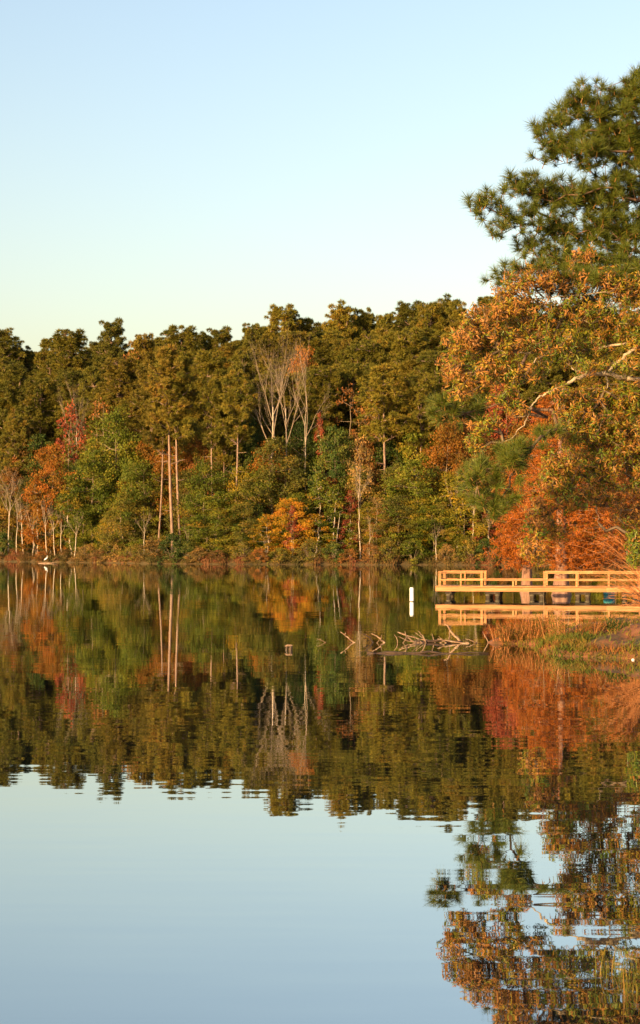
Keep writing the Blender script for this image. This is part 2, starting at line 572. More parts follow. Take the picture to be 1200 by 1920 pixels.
# far hillside
xs = np.concatenate([np.linspace(-260, -80, 20), np.linspace(-76, 60, 110), np.linspace(66, 260, 24)])
ds = np.concatenate([[-6, -2, -0.6, 0, 0.5, 1.2, 2, 3, 4.5, 6, 8], np.linspace(10, 110, 40), [130, 180, 260]])
X, D = np.meshgrid(xs, ds, indexing='ij')
wob = 0.9 * np.sin(X * 0.9) * np.sin(X * 0.37 + 1) + 0.5 * np.sin(X * 2.3)
Yg = shoreY(X) + D + wob * np.clip(1 - D / 30, 0, 1)
Z = hillz(D) + np.where(D > 1, 0.25 * np.sin(X * 0.5 + D * 0.3) * np.clip(D / 10, 0, 1), 0)
ni, nj = X.shape
V = np.stack([X, Yg, Z], axis=-1).reshape(-1, 3)
idx = np.arange(ni * nj).reshape(ni, nj)
F = np.stack([idx[:-1, :-1], idx[1:, :-1], idx[1:, 1:], idx[:-1, 1:]], axis=-1).reshape(-1, 4)
mb = MB()
mb.add(V, F)
tag(link('hillside', mb.mesh('hillside', smooth=True), M['hill']), 'wooded hillside rising from the far shore of the lake', 'hillside', kind='structure')

# near bank on the right: distance to a shoreline polygon gives the height
POLY = np.array([(2.9, 2), (2.35, 7), (2.35, 9.5), (2.6, 11.0), (3.7, 14), (5.8, 20), (8.2, 28), (9.3, 33), (8.8, 36.6), (7.9, 38.0), (6.9, 38.6), (6.0, 39.3), (5.8, 41),
                 (6.1, 43.4), (5.6, 43.9), (4.85, 44.0), (4.8, 44.6), (5.6, 45.6), (7.2, 46.6), (9.0, 48.5), (12, 52), (16, 58), (20, 68), (21.5, 80), (23, 95),
                 (30, 120), (60, 150), (120, 160), (120, 2.0)])


def signed(px_, py_):
    p = np.stack([px_, py_], axis=-1)
    a, b = POLY, np.roll(POLY, -1, axis=0)
    best = np.full(px_.shape, 1e9)
    inside = np.zeros(px_.shape, dtype=bool)
    for (ax_, ay_), (bx_, by_) in zip(a, b):
        e = np.array([bx_ - ax_, by_ - ay_])
        q = p - np.array([ax_, ay_])
        t = np.clip((q @ e) / (e @ e), 0, 1)
        dd = np.linalg.norm(q - t[..., None] * e, axis=-1)
        best = np.minimum(best, dd)
        c = ((ay_ > py_) != (by_ > py_)) & (px_ < (bx_ - ax_) * (py_ - ay_) / ((by_ - ay_) if by_ != ay_ else 1e-9) + ax_)
        inside ^= c
    return np.where(inside, best, -best)


def bankz(x, y):
    s = signed(np.asarray(x, dtype=np.float64), np.asarray(y, dtype=np.float64))
    n = 0.05 * np.sin(x * 3.1 + y * 1.7) + 0.04 * np.sin(x * 5.3 - y * 4.1)
    k = np.interp(y, [14, 24], [0.1, 1.0])
    return np.where(s > 0, k * (0.10 * np.clip(s / 0.12, 0, 1) + 0.25 * np.clip(s - 0.12, 0, 1.9) + 0.10 * np.clip(s - 2.0, 0, 14) + n * np.clip(s, 0, 1)), s * 0.6)


xs = np.concatenate([np.arange(1.0, 12, 0.16), np.arange(12, 24, 0.6), np.arange(24, 60, 3), [80, 119]])
ys = np.concatenate([np.arange(2.5, 14, 0.3), np.arange(14, 36, 0.6), np.arange(36, 48, 0.16), np.arange(48, 70, 0.6), np.arange(70, 150, 3)])
X, Yg = np.meshgrid(xs, ys, indexing='ij')
Z = bankz(X, Yg)
ni, nj = X.shape
V = np.stack([X, Yg, np.maximum(Z, -1.2)], axis=-1).reshape(-1, 3)
idx = np.arange(ni * nj).reshape(ni, nj)
F = np.stack([idx[:-1, :-1], idx[1:, :-1], idx[1:, 1:], idx[:-1, 1:]], axis=-1).reshape(-1, 4)
F = F[np.max(V[:, 2][F], axis=1) > -0.35]
mb = MB()
mb.add(V, F)
tag(link('bank', mb.mesh('bank', smooth=True), M['bank']), 'red clay bank of the near shore at the right', 'bank', kind='structure')

# ------------------------------------------------------------------ kinds of far trees (mesh data shared between the trees)
def pine_kind(seed, crown_from=0.48, width=9.5, h=26.0, n_branch=46, flat=0.8):
    r = np.random.default_rng(seed)
    tr = MB()
    k = 12
    bend = r.normal(size=2) * 0.6
    tz = np.linspace(0, h * 0.97, k)
    trunk = np.stack([bend[0] * np.sin(tz / h * 2.6), bend[1] * np.sin(tz / h * 2.1), tz], axis=1)
    tube(tr, trunk, np.interp(tz / h, [0, 0.03, 0.5, 1], [0.30, 0.21, 0.15, 0.04]), 8)
    C, Rr = [], []
    for b in range(n_branch):
        t = ((b + 0.5) / n_branch) ** 0.85
        z = h * (crown_from + (0.985 - crown_from) * t)
        az = b * 2.39996 + r.normal() * 0.4
        prof = math.sqrt(max(0.02, 1 - t ** 2 * flat)) * min(1, 0.55 + 1.6 * t)
        L = width / 2 * prof * r.uniform(0.55, 1.1)
        el = R(r.uniform(-4, 24) + 22 * t)
        base = np.array([np.interp(z, tz, trunk[:, 0]), np.interp(z, tz, trunk[:, 1]), z - 0.4])
        dr = np.array([math.cos(az) * math.cos(el), math.sin(az) * math.cos(el), math.sin(el)])
        side = np.array([-math.sin(az), math.cos(az), 0])
        m = 3 + int(L > 1.8) + int(L > 2.6) + int(L > 3.4)
        for q in range(m):
            u = 1.0 - 0.17 * q
            C.append(base + dr * L * u + side * r.normal() * 0.7 + np.array([0, 0, r.normal() * 0.3 + 0.25 * u]))
            Rr.append(r.uniform(0.5, 0.98))
    for q in range(5):
        C.append(np.array([trunk[-1, 0] + r.normal() * 0.7, trunk[-1, 1] + r.normal() * 0.7, h - r.uniform(0.1, 1.6)]))
        Rr.append(r.uniform(0.6, 0.9))
    C, Rr = np.array(C), np.array(Rr)
    N, par, cnt = colonise(trunk, C, 1.2, 0.3, 0.03, r, up=1.2)
    branch_edges(tr, N, par, cnt, k, 0.035, 0.5, 0.03, 4)
    # a few dead stubs under the crown
    for q in range(9):
        z = h * r.uniform(0.22, crown_from + 0.08)
        az = r.uniform(0, 6.28)
        L = r.uniform(0.6, 2.4)
        b0 = np.array([np.interp(z, tz, trunk[:, 0]), np.interp(z, tz, trunk[:, 1]), z])
        edges(tr, [b0], [b0 + np.array([math.cos(az) * L, math.sin(az) * L, L * r.uniform(-.1, .4)])], 0.05, 0.015, 4)
    cr = MB()
    for c, rad in zip(C, Rr):
        K = 160
        d = nrm(r.normal(size=(K, 3)) * np.array([1, 1, 0.8]) + np.array([0, 0, 0.25]))
        base = c + d * rad * r.uniform(0.15, 0.55, size=(K, 1)) * np.array([1, 1, 0.75])
        t = np.clip(r.normal(0.42, 0.16) + r.normal(size=K) * 0.13, 0, 1)
        needles(cr, base, nrm(d + np.array([0, 0, 0.2])), rad * r.uniform(0.32, 0.60, K), rad * 0.125, t, r)
    return tr.mesh('trunk', smooth=True), cr.mesh('crown'), h, width


def leafy_kind(seed, h=14.0, width=9.0, crown_from=0.06, n_blob=46, per=116, leaf=0.31, hollow=0.35, stem_r=0.17, stems=1, top=0.85, nmul=8):
    r = np.random.default_rng(seed)
    tr = MB()
    k = 9
    tz = np.linspace(0, h * 0.86, k)
    wob = np.cumsum(r.normal(size=(k, 2)) * 0.16, axis=0)
    trunk = np.stack([wob[:, 0] - wob[0, 0], wob[:, 1] - wob[0, 1], tz], axis=1)
    tube(tr, trunk, np.interp(tz / h, [0, 0.04, 0.86], [stem_r * 1.4, stem_r, stem_r * 0.22]), 7)
    for s in range(stems - 1):
        az = r.uniform(0, 6.28)
        e = np.array([math.cos(az) * width * 0.25, math.sin(az) * width * 0.25, h * r.uniform(0.5, 0.75)])
        tube(tr, [e * 0 + np.array([0.1 * math.cos(az), 0.1 * math.sin(az), 0]), e * np.array([0.35, 0.35, 0.45]), e], [stem_r * 0.7, stem_r * 0.5, stem_r * 0.15], 6)
    z0 = h * crown_from
    C, Rr, tt = [], [], []
    for b in range(n_blob):
        t = (b + r.uniform(0, 1)) / n_blob
        z = z0 + (h - z0) * t
        prof = (math.sin(math.pi * min(1, (t * 0.88 + 0.12)) ** top)) ** 0.55
        az = b * 2.39996 + r.normal() * 0.5
        rad = width / 2 * prof * r.uniform(0.45, 1.0)
        C.append([math.cos(az) * rad, math.sin(az) * rad, z - 0.06 * h * (rad / width)])
        Rr.append(width * r.uniform(0.085, 0.15))
        tt.append(np.clip(r.normal(0.42, 0.2), 0, 1))
    C = np.array(C)
    pts, cr = [], MB()
    for c, rad, t0 in zip(C, Rr, tt):
        d = nrm(r.normal(size=(nmul, 3)) + np.array([0, 0, 0.15]))
        q = c + d * rad * r.uniform(hollow, 1.15, size=(nmul, 1)) * np.array([1, 1, 0.72])
        pts.append(q)
        for p in q:
            n = per // nmul * 2
            o = r.normal(size=(n, 3)) * rad * 0.36 * np.array([1, 1, 0.55])
            leaf_quads(cr, p + o, leaf * r.uniform(0.6, 1.15, n), leaf * 0.62 * r.uniform(0.7, 1.1, n),
                       np.clip(t0 + r.normal() * 0.1 + r.normal(size=n) * 0.14, 0, 1), r)
    pts = np.concatenate(pts)
    N, par, cnt = colonise(trunk, pts, h * 0.06, 0.35, 0.02, r, up=0.8)
    branch_edges(tr, N, par, cnt, k, stem_r * 0.055, 0.5, 0.012, 3, rmax=stem_r * 0.7)
    return tr.mesh('trunk', smooth=True), cr.mesh('crown'), h, width


def bare_kind(seed, h=15.0, width=7.0, fork=0.36, stem_r=0.13, lean=0.0, n_limb=7, levels=3, spread=36):
    r = np.random.default_rng(seed)
    tr, cr = MB(), MB()
    k = 10
    tz = np.linspace(0, h * 0.72, k)
    wob = np.cumsum(r.normal(size=(k, 2)) * 0.07, axis=0)
    trunk = np.stack([wob[:, 0] - wob[0, 0] + lean * tz, wob[:, 1] - wob[0, 1], tz], axis=1)
    tube(tr, trunk, np.interp(tz / h, [0, 0.03, 0.4, 0.72], [stem_r * 1.3, stem_r, stem_r * 0.7, stem_r * 0.25]), 8)

    def grow(p, d, L, rad, lev):
        q = [p]
        m = 4
        for _ in range(m):
            d = d + r.normal(size=3) * 0.10 + np.array([0, 0, 0.07])
            d = d / np.linalg.norm(d)
            q.append(q[-1] + d * L / m)
        q = np.array(q)
        rr = np.linspace(rad, rad * 0.45, m + 1)
        edges(cr, q[:-1], q[1:], rr[:-1], rr[1:], 4 if lev < 2 else 3)
        if lev >= levels:
            return
        nch = 2 if lev == 0 else int(r.integers(2, 5))
        for c in range(nch + 1):
            t = 1.0 if c == nch else r.uniform(0.3, 0.95)
            b = q[0] * 0 + np.array([np.interp(t, np.linspace(0, 1, m + 1), q[:, a]) for a in range(3)])
            ang = R(r.uniform(14, 40)) if c < nch else R(8)
            ax = nrm(np.cross(d, r.normal(size=3)))
            nd = d * math.cos(ang) + ax * math.sin(ang)
            grow(b, nd, L * r.uniform(0.5, 0.75), max(rad * 0.42, 0.005), lev + 1)
    for i in range(n_limb):
        t = (i + r.uniform(0, 0.8)) / n_limb
        z = h * (fork + (0.72 - fork) * t)
        b = np.array([np.interp(z, tz, trunk[:, 0]), np.interp(z, tz, trunk[:, 1]), z])
        az = i * 2.4 + r.normal() * 0.4
        el = R(90 - spread * r.uniform(0.7, 1.5) * (1.15 - 0.5 * t))
        d = np.array([math.cos(az) * math.cos(el), math.sin(az) * math.cos(el), math.sin(el)])
        grow(b, d, h * r.uniform(0.16, 0.26) * (1.25 - 0.45 * t), stem_r * r.uniform(0.3, 0.48) * (1.1 - 0.4 * t), 0)
    return tr.mesh('trunk', smooth=True), cr.mesh('branches'), h, width


KIND = {}
KIND['pine'] = [pine_kind(11, 0.28, 9.5, 26, 74), pine_kind(12, 0.22, 8.5, 26, 80), pine_kind(13, 0.34, 10.5, 26, 70, 0.9), pine_kind(14, 0.3, 9.0, 26, 66, 0.95), pine_kind(15, 0.2, 8.0, 26, 84, 0.75)]
KIND['tall_pine'] = [pine_kind(21, 0.58, 10.5, 28, 50, 0.9), pine_kind(22, 0.62, 9.5, 28, 46, 0.92)]
KIND['leafy'] = [leafy_kind(31), leafy_kind(32, 14, 10, 0.03, 50), leafy_kind(33, 14, 8.0, 0.1, 44, top=1.0), leafy_kind(34, 14, 9.5, 0.05, 48, stems=2)]
KIND['slim'] = [leafy_kind(41, 12, 5.0, 0.2, 30, 56, 0.32, stem_r=0.12), leafy_kind(42, 12, 5.5, 0.15, 32, 56, 0.32, stem_r=0.12, stems=2)]
KIND['sparse'] = [leafy_kind(51, 13, 7, 0.3, 26, 26, 0.36, 0.2, 0.15), leafy_kind(52, 13, 7, 0.2, 26, 22, 0.36, 0.2, 0.15, stems=2)]
KIND['bush'] = [leafy_kind(61, 3.6, 5.0, 0.03, 24, 50, 0.3, stem_r=0.07, stems=4, top=0.55), leafy_kind(62, 3.6, 4.6, 0.02, 24, 44, 0.3, stem_r=0.06, stems=5, top=0.5),
                leafy_kind(63, 3.6, 5.4, 0.05, 26, 34, 0.26, 0.2, 0.06, 5, 0.6)]
KIND['bare'] = [bare_kind(71, fork=0.45, n_limb=6), bare_kind(72, 15, 8, 0.45, 0.125, 0.05, 6), bare_kind(73, 15, 6, 0.55, 0.12, -0.015, 4, 3, 30)]
KIND['bare_slim'] = [bare_kind(81, 10, 3.2, 0.5, 0.12, 0.015, 4, 2, 26), bare_kind(82, 10, 3.6, 0.4, 0.105, -0.03, 5, 2, 28)]
NAMES = {'pine': 'pine_tree', 'tall_pine': 'pine_tree', 'leafy': 'broadleaf_tree', 'slim': 'broadleaf_tree', 'sparse': 'broadleaf_tree',
         'bush': 'bush', 'bare': 'bare_tree', 'bare_slim': 'bare_tree'}
BARK = {'pine': 'bark_pine', 'tall_pine': 'bark_pine', 'leafy': 'bark_grey', 'slim': 'bark_pale', 'sparse': 'bark_grey', 'bush': 'bark_grey',
        'bare': 'bark_pale', 'bare_slim': 'bark_pale'}
tcount = [0]


def tree(kind, px, top, d, wpx, leaf, label, group, var=None, bark=None, rz=None, Y=None, zbase=None):
    """one tree of the far shore: d metres behind the waterline, its top at photo pixel (px, top), wpx wide"""
    tcount[0] += 1
    if Y is None:
        Y = 235.0
        for _ in range(6):
            Y = float(shoreY((px - 600) / FPX * Y)) + d
    x = (px - 600) / FPX * Y
    z0 = (ground(x, Y) if zbase is None else zbase) - 0.15
    h = P(px, top, Y).z - z0
    vs = KIND[kind]
    i = tcount[0] % len(vs) if var is None else var
    tm, cm, H0, W0 = vs[i]
    s = wpx / FPX * Y / W0 * {'pine': 1.22, 'tall_pine': 1.15, 'leafy': 1.3, 'slim': 1.35, 'sparse': 1.35, 'bare': 1.35}.get(kind, 1.0)
    r = random.Random(tcount[0] * 7 + 3)
    e = empty(NAMES[kind], (x, Y, z0), r.uniform(0, 6.28) if rz is None else rz, (s, s, h / H0))
    b = M[bark or BARK[kind]]
    link('trunk', tm, b, e)
    bare = kind.startswith('bare')
    link('branches' if bare else 'crown', cm, M['bark_twig'] if bare else M[leaf], e)
    tag(e, label, 'bush' if kind == 'bush' else 'tree', group)
    return e


G_SKY, G_MID, G_SHORE, G_BARE, G_COL, G_BUSH = ('pines on the skyline', 'pines of the hillside wood', 'green trees along the far shore',
                                                'bare trees of the far shore', 'autumn trees of the far shore', 'bushes at the far waterline')
# --- pines on the skyline
for px, top, d, wpx, leaf, label in [
    (2, 622, 62, 95, 'pine_blue', 'dark pine on the skyline, cut by the left edge of the picture'),
    (48, 652, 66, 80, 'pine_blue', 'low dark pine on the skyline beside the one at the left edge'),
    (100, 636, 58, 80, 'pine', 'rounded pine on the skyline between two dips, left of the tall notched pine'),
    (140, 629, 52, 95, 'pine', 'broad domed olive pine above the bare forked tree and red tree'),
    (182, 645, 70, 70, 'pine_blue', 'short dark pine at the left foot of the tallest left skyline pine'),
    (215, 606, 56, 72, 'pine_blue', 'tallest pine of the left skyline, standing alone above its neighbours'),
    (264, 633, 52, 80, 'pine_warm', 'brownish pine right of the tall lone skyline pine'),
    (302, 634, 62, 70, 'pine', 'narrow skyline pine between the brownish pine and the twin trunks'),
    (345, 622, 54, 95, 'pine', 'broad skyline pine straight above the twin pale pine trunks'),
    (388, 628, 66, 70, 'pine_blue', 'small bluish skyline pine right of the broad one over the twin trunks'),
    (418, 620, 60, 75, 'pine', 'flat topped skyline pine above the row of thin trunks'),
    (457, 611, 62, 75, 'pine_blue', 'dark skyline pine left of the step up in the tree line'),
    (493, 614, 70, 60, 'pine_blue', 'low skyline pine tucked against the high domed pine'),
    (525, 581, 58, 82, 'pine', 'high domed pine on the skyline above the white bare trees'),
    (572, 597, 64, 78, 'pine', 'skyline pine in the shallow dip right of the high domed pine'),
    (633, 577, 60, 82, 'pine', 'domed pine forming the middle peak of the skyline'),
    (690, 581, 64, 80, 'pine_blue', 'ragged topped skyline pine right of the middle peak'),
    (727, 590, 58, 70, 'pine', 'lower skyline pine before the tree line climbs to the right'),
    (765, 574, 66, 82, 'pine_blue', 'dark skyline pine where the tree line starts to climb'),
    (803, 569, 62, 80, 'pine', 'skyline pine right of the dark climbing one'),
    (838, 565, 70, 78, 'pine_blue', 'skyline pine just left of the rusty oak leaves'),
    (872, 571, 62, 76, 'pine', 'skyline pine partly hidden by the tip of the rusty oak'),
    (910, 559, 70, 82, 'pine_blue', 'last pine of the skyline, seen over the rusty oak'),
    (952, 560, 66, 80, 'pine', 'skyline pine mostly hidden behind the top of the oak'),
]:
    tree('pine', px, top, d, wpx, leaf, label, G_SKY)

# --- pines further down the slope
for kind, px, top, d, wpx, leaf, label in [
    ('pine', 70, 712, 24, 98, 'pine', 'mid slope olive pine left of the red tree'),
    ('pine', 18, 690, 30, 85, 'pine_blue', 'dark pine low on the slope at the left edge'),
    ('pine', 18, 780, 14, 75, 'olive', 'small olive pine above the bare saplings at the left edge'),
    ('pine', 172, 690, 34, 70, 'pine_blue', 'deep green pine in the dark hollow right of the red tree'),
    ('pine', 235, 682, 34, 96, 'pine_warm', 'warm brown pine over the large green shore tree'),
    ('pine', 290, 690, 24, 92, 'pine_warm', 'warm olive pine on the left of the twin trunks'),
    ('tall_pine', 325, 655, 9, 120, 'pine_warm', 'left one of the twin pines with long pale trunks'),
    ('tall_pine', 339, 668, 11, 110, 'pine', 'right one of the twin pines, its trunk dark on one side'),
    ('tall_pine', 295, 730, 10, 80, 'pine_warm', 'slender pine with thin trunk just left of the twin pines'),
    ('pine', 392, 668, 30, 92, 'pine', 'dense pine right of the twin pines'),
    ('tall_pine', 405, 712, 13, 74, 'pine', 'left of three thin trunked pines in a row'),
    ('tall_pine', 420, 735, 16, 70, 'pine', 'middle of three thin trunked pines in a row'),
    ('tall_pine', 435, 700, 12, 92, 'pine', 'right and thickest of three thin trunked pines in a row'),
    ('pine', 450, 660, 44, 78, 'pine_blue', 'shaded pine behind the left limbs of the white bare tree'),
    ('pine', 495, 640, 46, 80, 'pine_warm', 'yellowish pine behind the white bare trees'),
    ('pine', 545, 628, 44, 80, 'pine_warm', 'yellowish pine under the high domed skyline pine'),
    ('pine', 600, 640, 46, 80, 'pine', 'olive pine right of the orange tree top'),
    ('pine', 655, 640, 44, 85, 'pine_warm', 'brown tinged pine under the middle skyline peak'),
    ('pine', 705, 640, 46, 85, 'pine', 'olive pine under the ragged skyline pine'),
    ('pine', 785, 628, 34, 98, 'pine', 'spreading pine with visible trunk fork under the right skyline'),
    ('tall_pine', 727, 690, 16, 125, 'pine', 'pine with long pinkish trunk right of the tan twiggy tree'),
    ('tall_pine', 788, 712, 20, 90, 'pine', 'pine with short bare reddish trunk showing over the orange tree'),
    ('pine', 830, 650, 40, 86, 'pine_blue', 'dark pine left of the oak, below the skyline'),
    ('pine', 872, 660, 36, 86, 'pine', 'pine behind the left tips of the rusty oak'),
    ('tall_pine', 741, 745, 24, 80, 'pine', 'shorter pine close behind the long pinkish trunk'),
    ('pine', 850, 735, 22, 90, 'pine', 'dense pine low on the slope behind the orange tree'),
    ('pine', 640, 690, 36, 80, 'pine_blue', 'shaded pine above the dark green shore tree'),
    ('pine', 575, 695, 30, 76, 'pine_blue', 'shaded pine behind the forked white trees'),
    ('pine', 475, 722, 32, 76, 'pine_blue', 'shaded pine in the dark gap left of the white bare tree'),
    ('pine', 120, 700, 40, 80, 'pine_blue', 'shaded pine behind the bare forked tree'),
]:
    tree(kind, px, top, d, wpx, leaf, label, G_MID)

# --- the rest of the wood, filling the slope behind
r = random.Random(99)
MARKS = [(-12, 'at the left edge of the picture'), (38, 'above the bare pale saplings'), (85, 'above the orange leaved tree'), (130, 'above the pinkish red tree'),
         (172, 'above the short broken trunk'), (212, 'under the tallest left skyline pine'), (255, 'above the large green shore tree'), (295, 'above the slender pine trunk'),
         (335, 'above the twin pine trunks'), (380, 'above the yellowish green shore tree'), (420, 'above the three thin trunks'), (465, 'left of the white bare trees'),
         (510, 'behind the white bare trees'), (560, 'above the golden maple'), (600, 'above the slender white trunk'), (642, 'above the tall dark green tree'),
         (685, 'above the tan twiggy tree'), (730, 'above the long pinkish trunk'), (778, 'above the large round green tree'), (822, 'above the left end of the dock'),
         (866, 'just left of the rusty oak'), (912, 'behind the left tips of the oak'), (960, 'behind the oak and the dock railing'), (1010, 'behind the orange cypress top'),
         (1060, 'behind the pale oak limb'), (1110, 'behind the middle of the oak'), (1160, 'behind the right part of the oak'), (1215, 'at the right edge behind the oak')]
for d, dy, row in [(32, 92, 'low on the wooded slope'), (43, 62, 'halfway up the wooded slope'), (52, 36, 'high on the wooded slope'), (76, 14, 'just below the skyline'), (88, 10, 'at the very back of the wood')]:
    for px, where in MARKS:
        px += r.uniform(-14, 14)
        skyl = np.interp(px, [0, 60, 110, 180, 215, 262, 345, 420, 485, 530, 600, 633, 720, 765, 830, 900, 960, 1330],
                         [628, 656, 636, 646, 640, 636, 624, 620, 615, 590, 596, 580, 592, 578, 568, 568, 560, 560])
        tree('pine', px, skyl + dy + r.uniform(0, 24), d + r.uniform(-3, 3), r.uniform(76, 96), r.choice(['pine', 'pine', 'pine_blue', 'pine_warm']),
             'pine %s %s' % (row, where), 'pines of the dense wood')

# --- broadleaf trees by the far shore
for kind, px, top, d, wpx, leaf, label, grp in [
    ('leafy', 95, 838, 9, 82, 'orange', 'orange leaved tree over slim pale trunks, left shore', G_COL),
    ('slim', 135, 905, 6, 62, 'yellow_green', 'small yellowish tree right of the orange leaved tree', G_COL),
    ('slim', 70, 905, 7, 60, 'orange', 'small golden sapling on the left flank of the orange tree', G_COL),
    ('sparse', 132, 762, 17, 72, 'red', 'pinkish red tree on the slope under the bare forked tree', G_COL),
    ('sparse', 190, 748, 22, 72, 'rust', 'tan and rust tree right of the pinkish red tree', G_COL),
    ('sparse', 243, 668, 40, 60, 'rust', 'rusty crown high on the left slope among pines', G_COL),
    ('leafy', 215, 778, 14, 110, 'green', 'large green tree with orange flecks, centre left shore', G_SHORE),
    ('leafy', 175, 850, 8, 90, 'green', 'green tree leaning over the shore beside the orange tree', G_SHORE),
    ('leafy', 262, 868, 9, 92, 'green', 'green tree just left of the slender pine trunk', G_SHORE),
    ('leafy', 235, 930, 5, 80, 'olive', 'olive undergrowth tree low at the water, left of the twin trunks', G_SHORE),
    ('leafy', 385, 872, 9, 92, 'green', 'yellowish green tree right of the twin trunks', G_SHORE),
    ('leafy', 410, 925, 5, 92, 'green', 'green tree hanging low over the water below the three thin trunks', G_SHORE),
    ('leafy', 455, 945, 5, 72, 'olive', 'olive shore tree left of the golden maple', G_SHORE),
    ('leafy', 515, 828, 12, 112, 'olive', 'bushy light green tree at the foot of the white bare trees', G_SHORE),
    ('slim', 600, 895, 8, 66, 'green', 'small green tree right of the slender white trunk', G_SHORE),
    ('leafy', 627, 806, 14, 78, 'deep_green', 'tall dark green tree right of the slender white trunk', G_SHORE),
    ('slim', 628, 915, 6, 62, 'green', 'narrow green tree beneath the tall dark green one', G_SHORE),
    ('leafy', 775, 868, 8, 112, 'green', 'large round green tree on the shore left of the dock', G_SHORE),
    ('leafy', 745, 935, 5, 86, 'olive', 'olive tree at the left foot of the large round green tree', G_SHORE),
    ('leafy', 810, 950, 5, 78, 'green', 'lower green tree at the right foot of the large round green tree', G_SHORE),
    ('leafy', 840, 790, 15, 92, 'orange', 'orange brown tree over the pale trunk, right shore', G_COL),
    ('slim', 868, 890, 8, 80, 'yellow_green', 'slim yellow green tree with pale trunks, right shore', G_COL),
    ('slim', 915, 930, 7, 60, 'red', 'small red sapling between yellow tree and cypress', G_COL),
    ('leafy', 902, 800, 18, 90, 'rust', 'rust coloured tree behind the hanging pine branch', G_COL),
    ('leafy', 945, 730, 20, 100, 'red', 'red tree on the slope behind the oak', G_COL),
    ('leafy', 985, 800, 14, 110, 'orange', 'orange tree on the far shore hidden behind cypress and oak', G_COL),
    ('leafy', 1060, 780, 14, 120, 'rust', 'rusty tree on the far shore behind the cypress crown', G_COL),
    ('leafy', 568, 656, 36, 66, 'orange', 'orange tree top behind the white bare trees', G_COL),
    ('sparse', 655, 722, 28, 76, 'rust', 'orange brown crown between pines in the middle slope', G_COL),
    ('sparse', 690, 765, 22, 60, 'rust', 'small rusty crown left of the long pinkish trunk', G_COL),
    ('slim', 657, 925, 7, 34, 'red', 'small dark red sapling in the gap by the tan twiggy tree', G_COL),
    ('leafy', 545, 936, 4, 66, 'gold', 'golden yellow maple glowing at the waterline', G_COL),
    ('slim', 500, 968, 4, 50, 'gold', 'small golden orange maple left of the larger golden one', G_COL),
    ('slim', 590, 965, 5, 58, 'gold', 'yellow maple right of the red streak', G_COL),
    ('slim', 549, 952, 3.5, 26, 'red', 'thin red sapling in front of the golden maple', G_COL),
    ('sparse', 676, 826, 9, 56, 'tan', 'tan twiggy tree with few leaves and pale stems', G_COL),
    ('sparse', 705, 930, 5, 60, 'tan', 'low tan sapling at the foot of the twiggy tree', G_COL),
    ('slim', 600, 780, 19, 22, 'red', 'red sprig showing over the tall dark green tree', G_COL),
    ('leafy', -20, 900, 8, 90, 'olive', 'olive tree cut by the left edge above the shore', G_SHORE),
    ('leafy', 1010, 880, 8, 110, 'olive', 'olive tree behind the dock railing and cypress', G_SHORE),
    ('leafy', 1110, 800, 10, 130, 'green', 'green far shore tree hidden by the cypress', G_SHORE),
    ('leafy', 1190, 790, 10, 130, 'rust', 'rusty far shore tree at the right edge behind the oak', G_SHORE),
    ('leafy', 355, 790, 20, 76, 'olive', 'olive tree behind the trunks of the twin pines', G_SHORE),
    ('leafy', 680, 875, 14, 70, 'olive', 'olive tree behind the tan twiggy tree', G_SHORE),
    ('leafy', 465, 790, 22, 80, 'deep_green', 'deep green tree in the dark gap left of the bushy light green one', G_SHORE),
]:
    tree(kind, px, top, d, wpx, leaf, label, grp)

# --- undergrowth trees closing the wood between the distinct ones
r = random.Random(123)
for d, top, hw, word, row in [(20, 812, 84, 'tree', 'low on the slope'), (13, 880, 78, 'small tree', 'behind the shore'), (7, 945, 66, 'sapling', 'at the shore')]:
    for px, where in MARKS:
        px += r.uniform(-12, 12) + (22 if d == 13 else 0)
        if d == 13 and (392 < px < 445 or 560 < px < 592 or 715 < px < 738 or 312 < px < 348):
            continue
        if d == 7 and (270 < px < 350 or 565 < px < 690 or px < 150):
            continue
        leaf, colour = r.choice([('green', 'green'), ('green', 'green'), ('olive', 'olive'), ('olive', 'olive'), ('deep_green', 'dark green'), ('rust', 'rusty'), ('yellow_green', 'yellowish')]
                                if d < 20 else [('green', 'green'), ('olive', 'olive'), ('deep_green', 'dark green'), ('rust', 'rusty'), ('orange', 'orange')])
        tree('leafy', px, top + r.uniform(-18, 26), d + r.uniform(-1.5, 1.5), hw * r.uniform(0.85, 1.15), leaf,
             '%s leaved undergrowth %s %s %s' % (colour, word, row, where), 'undergrowth trees of the wood')

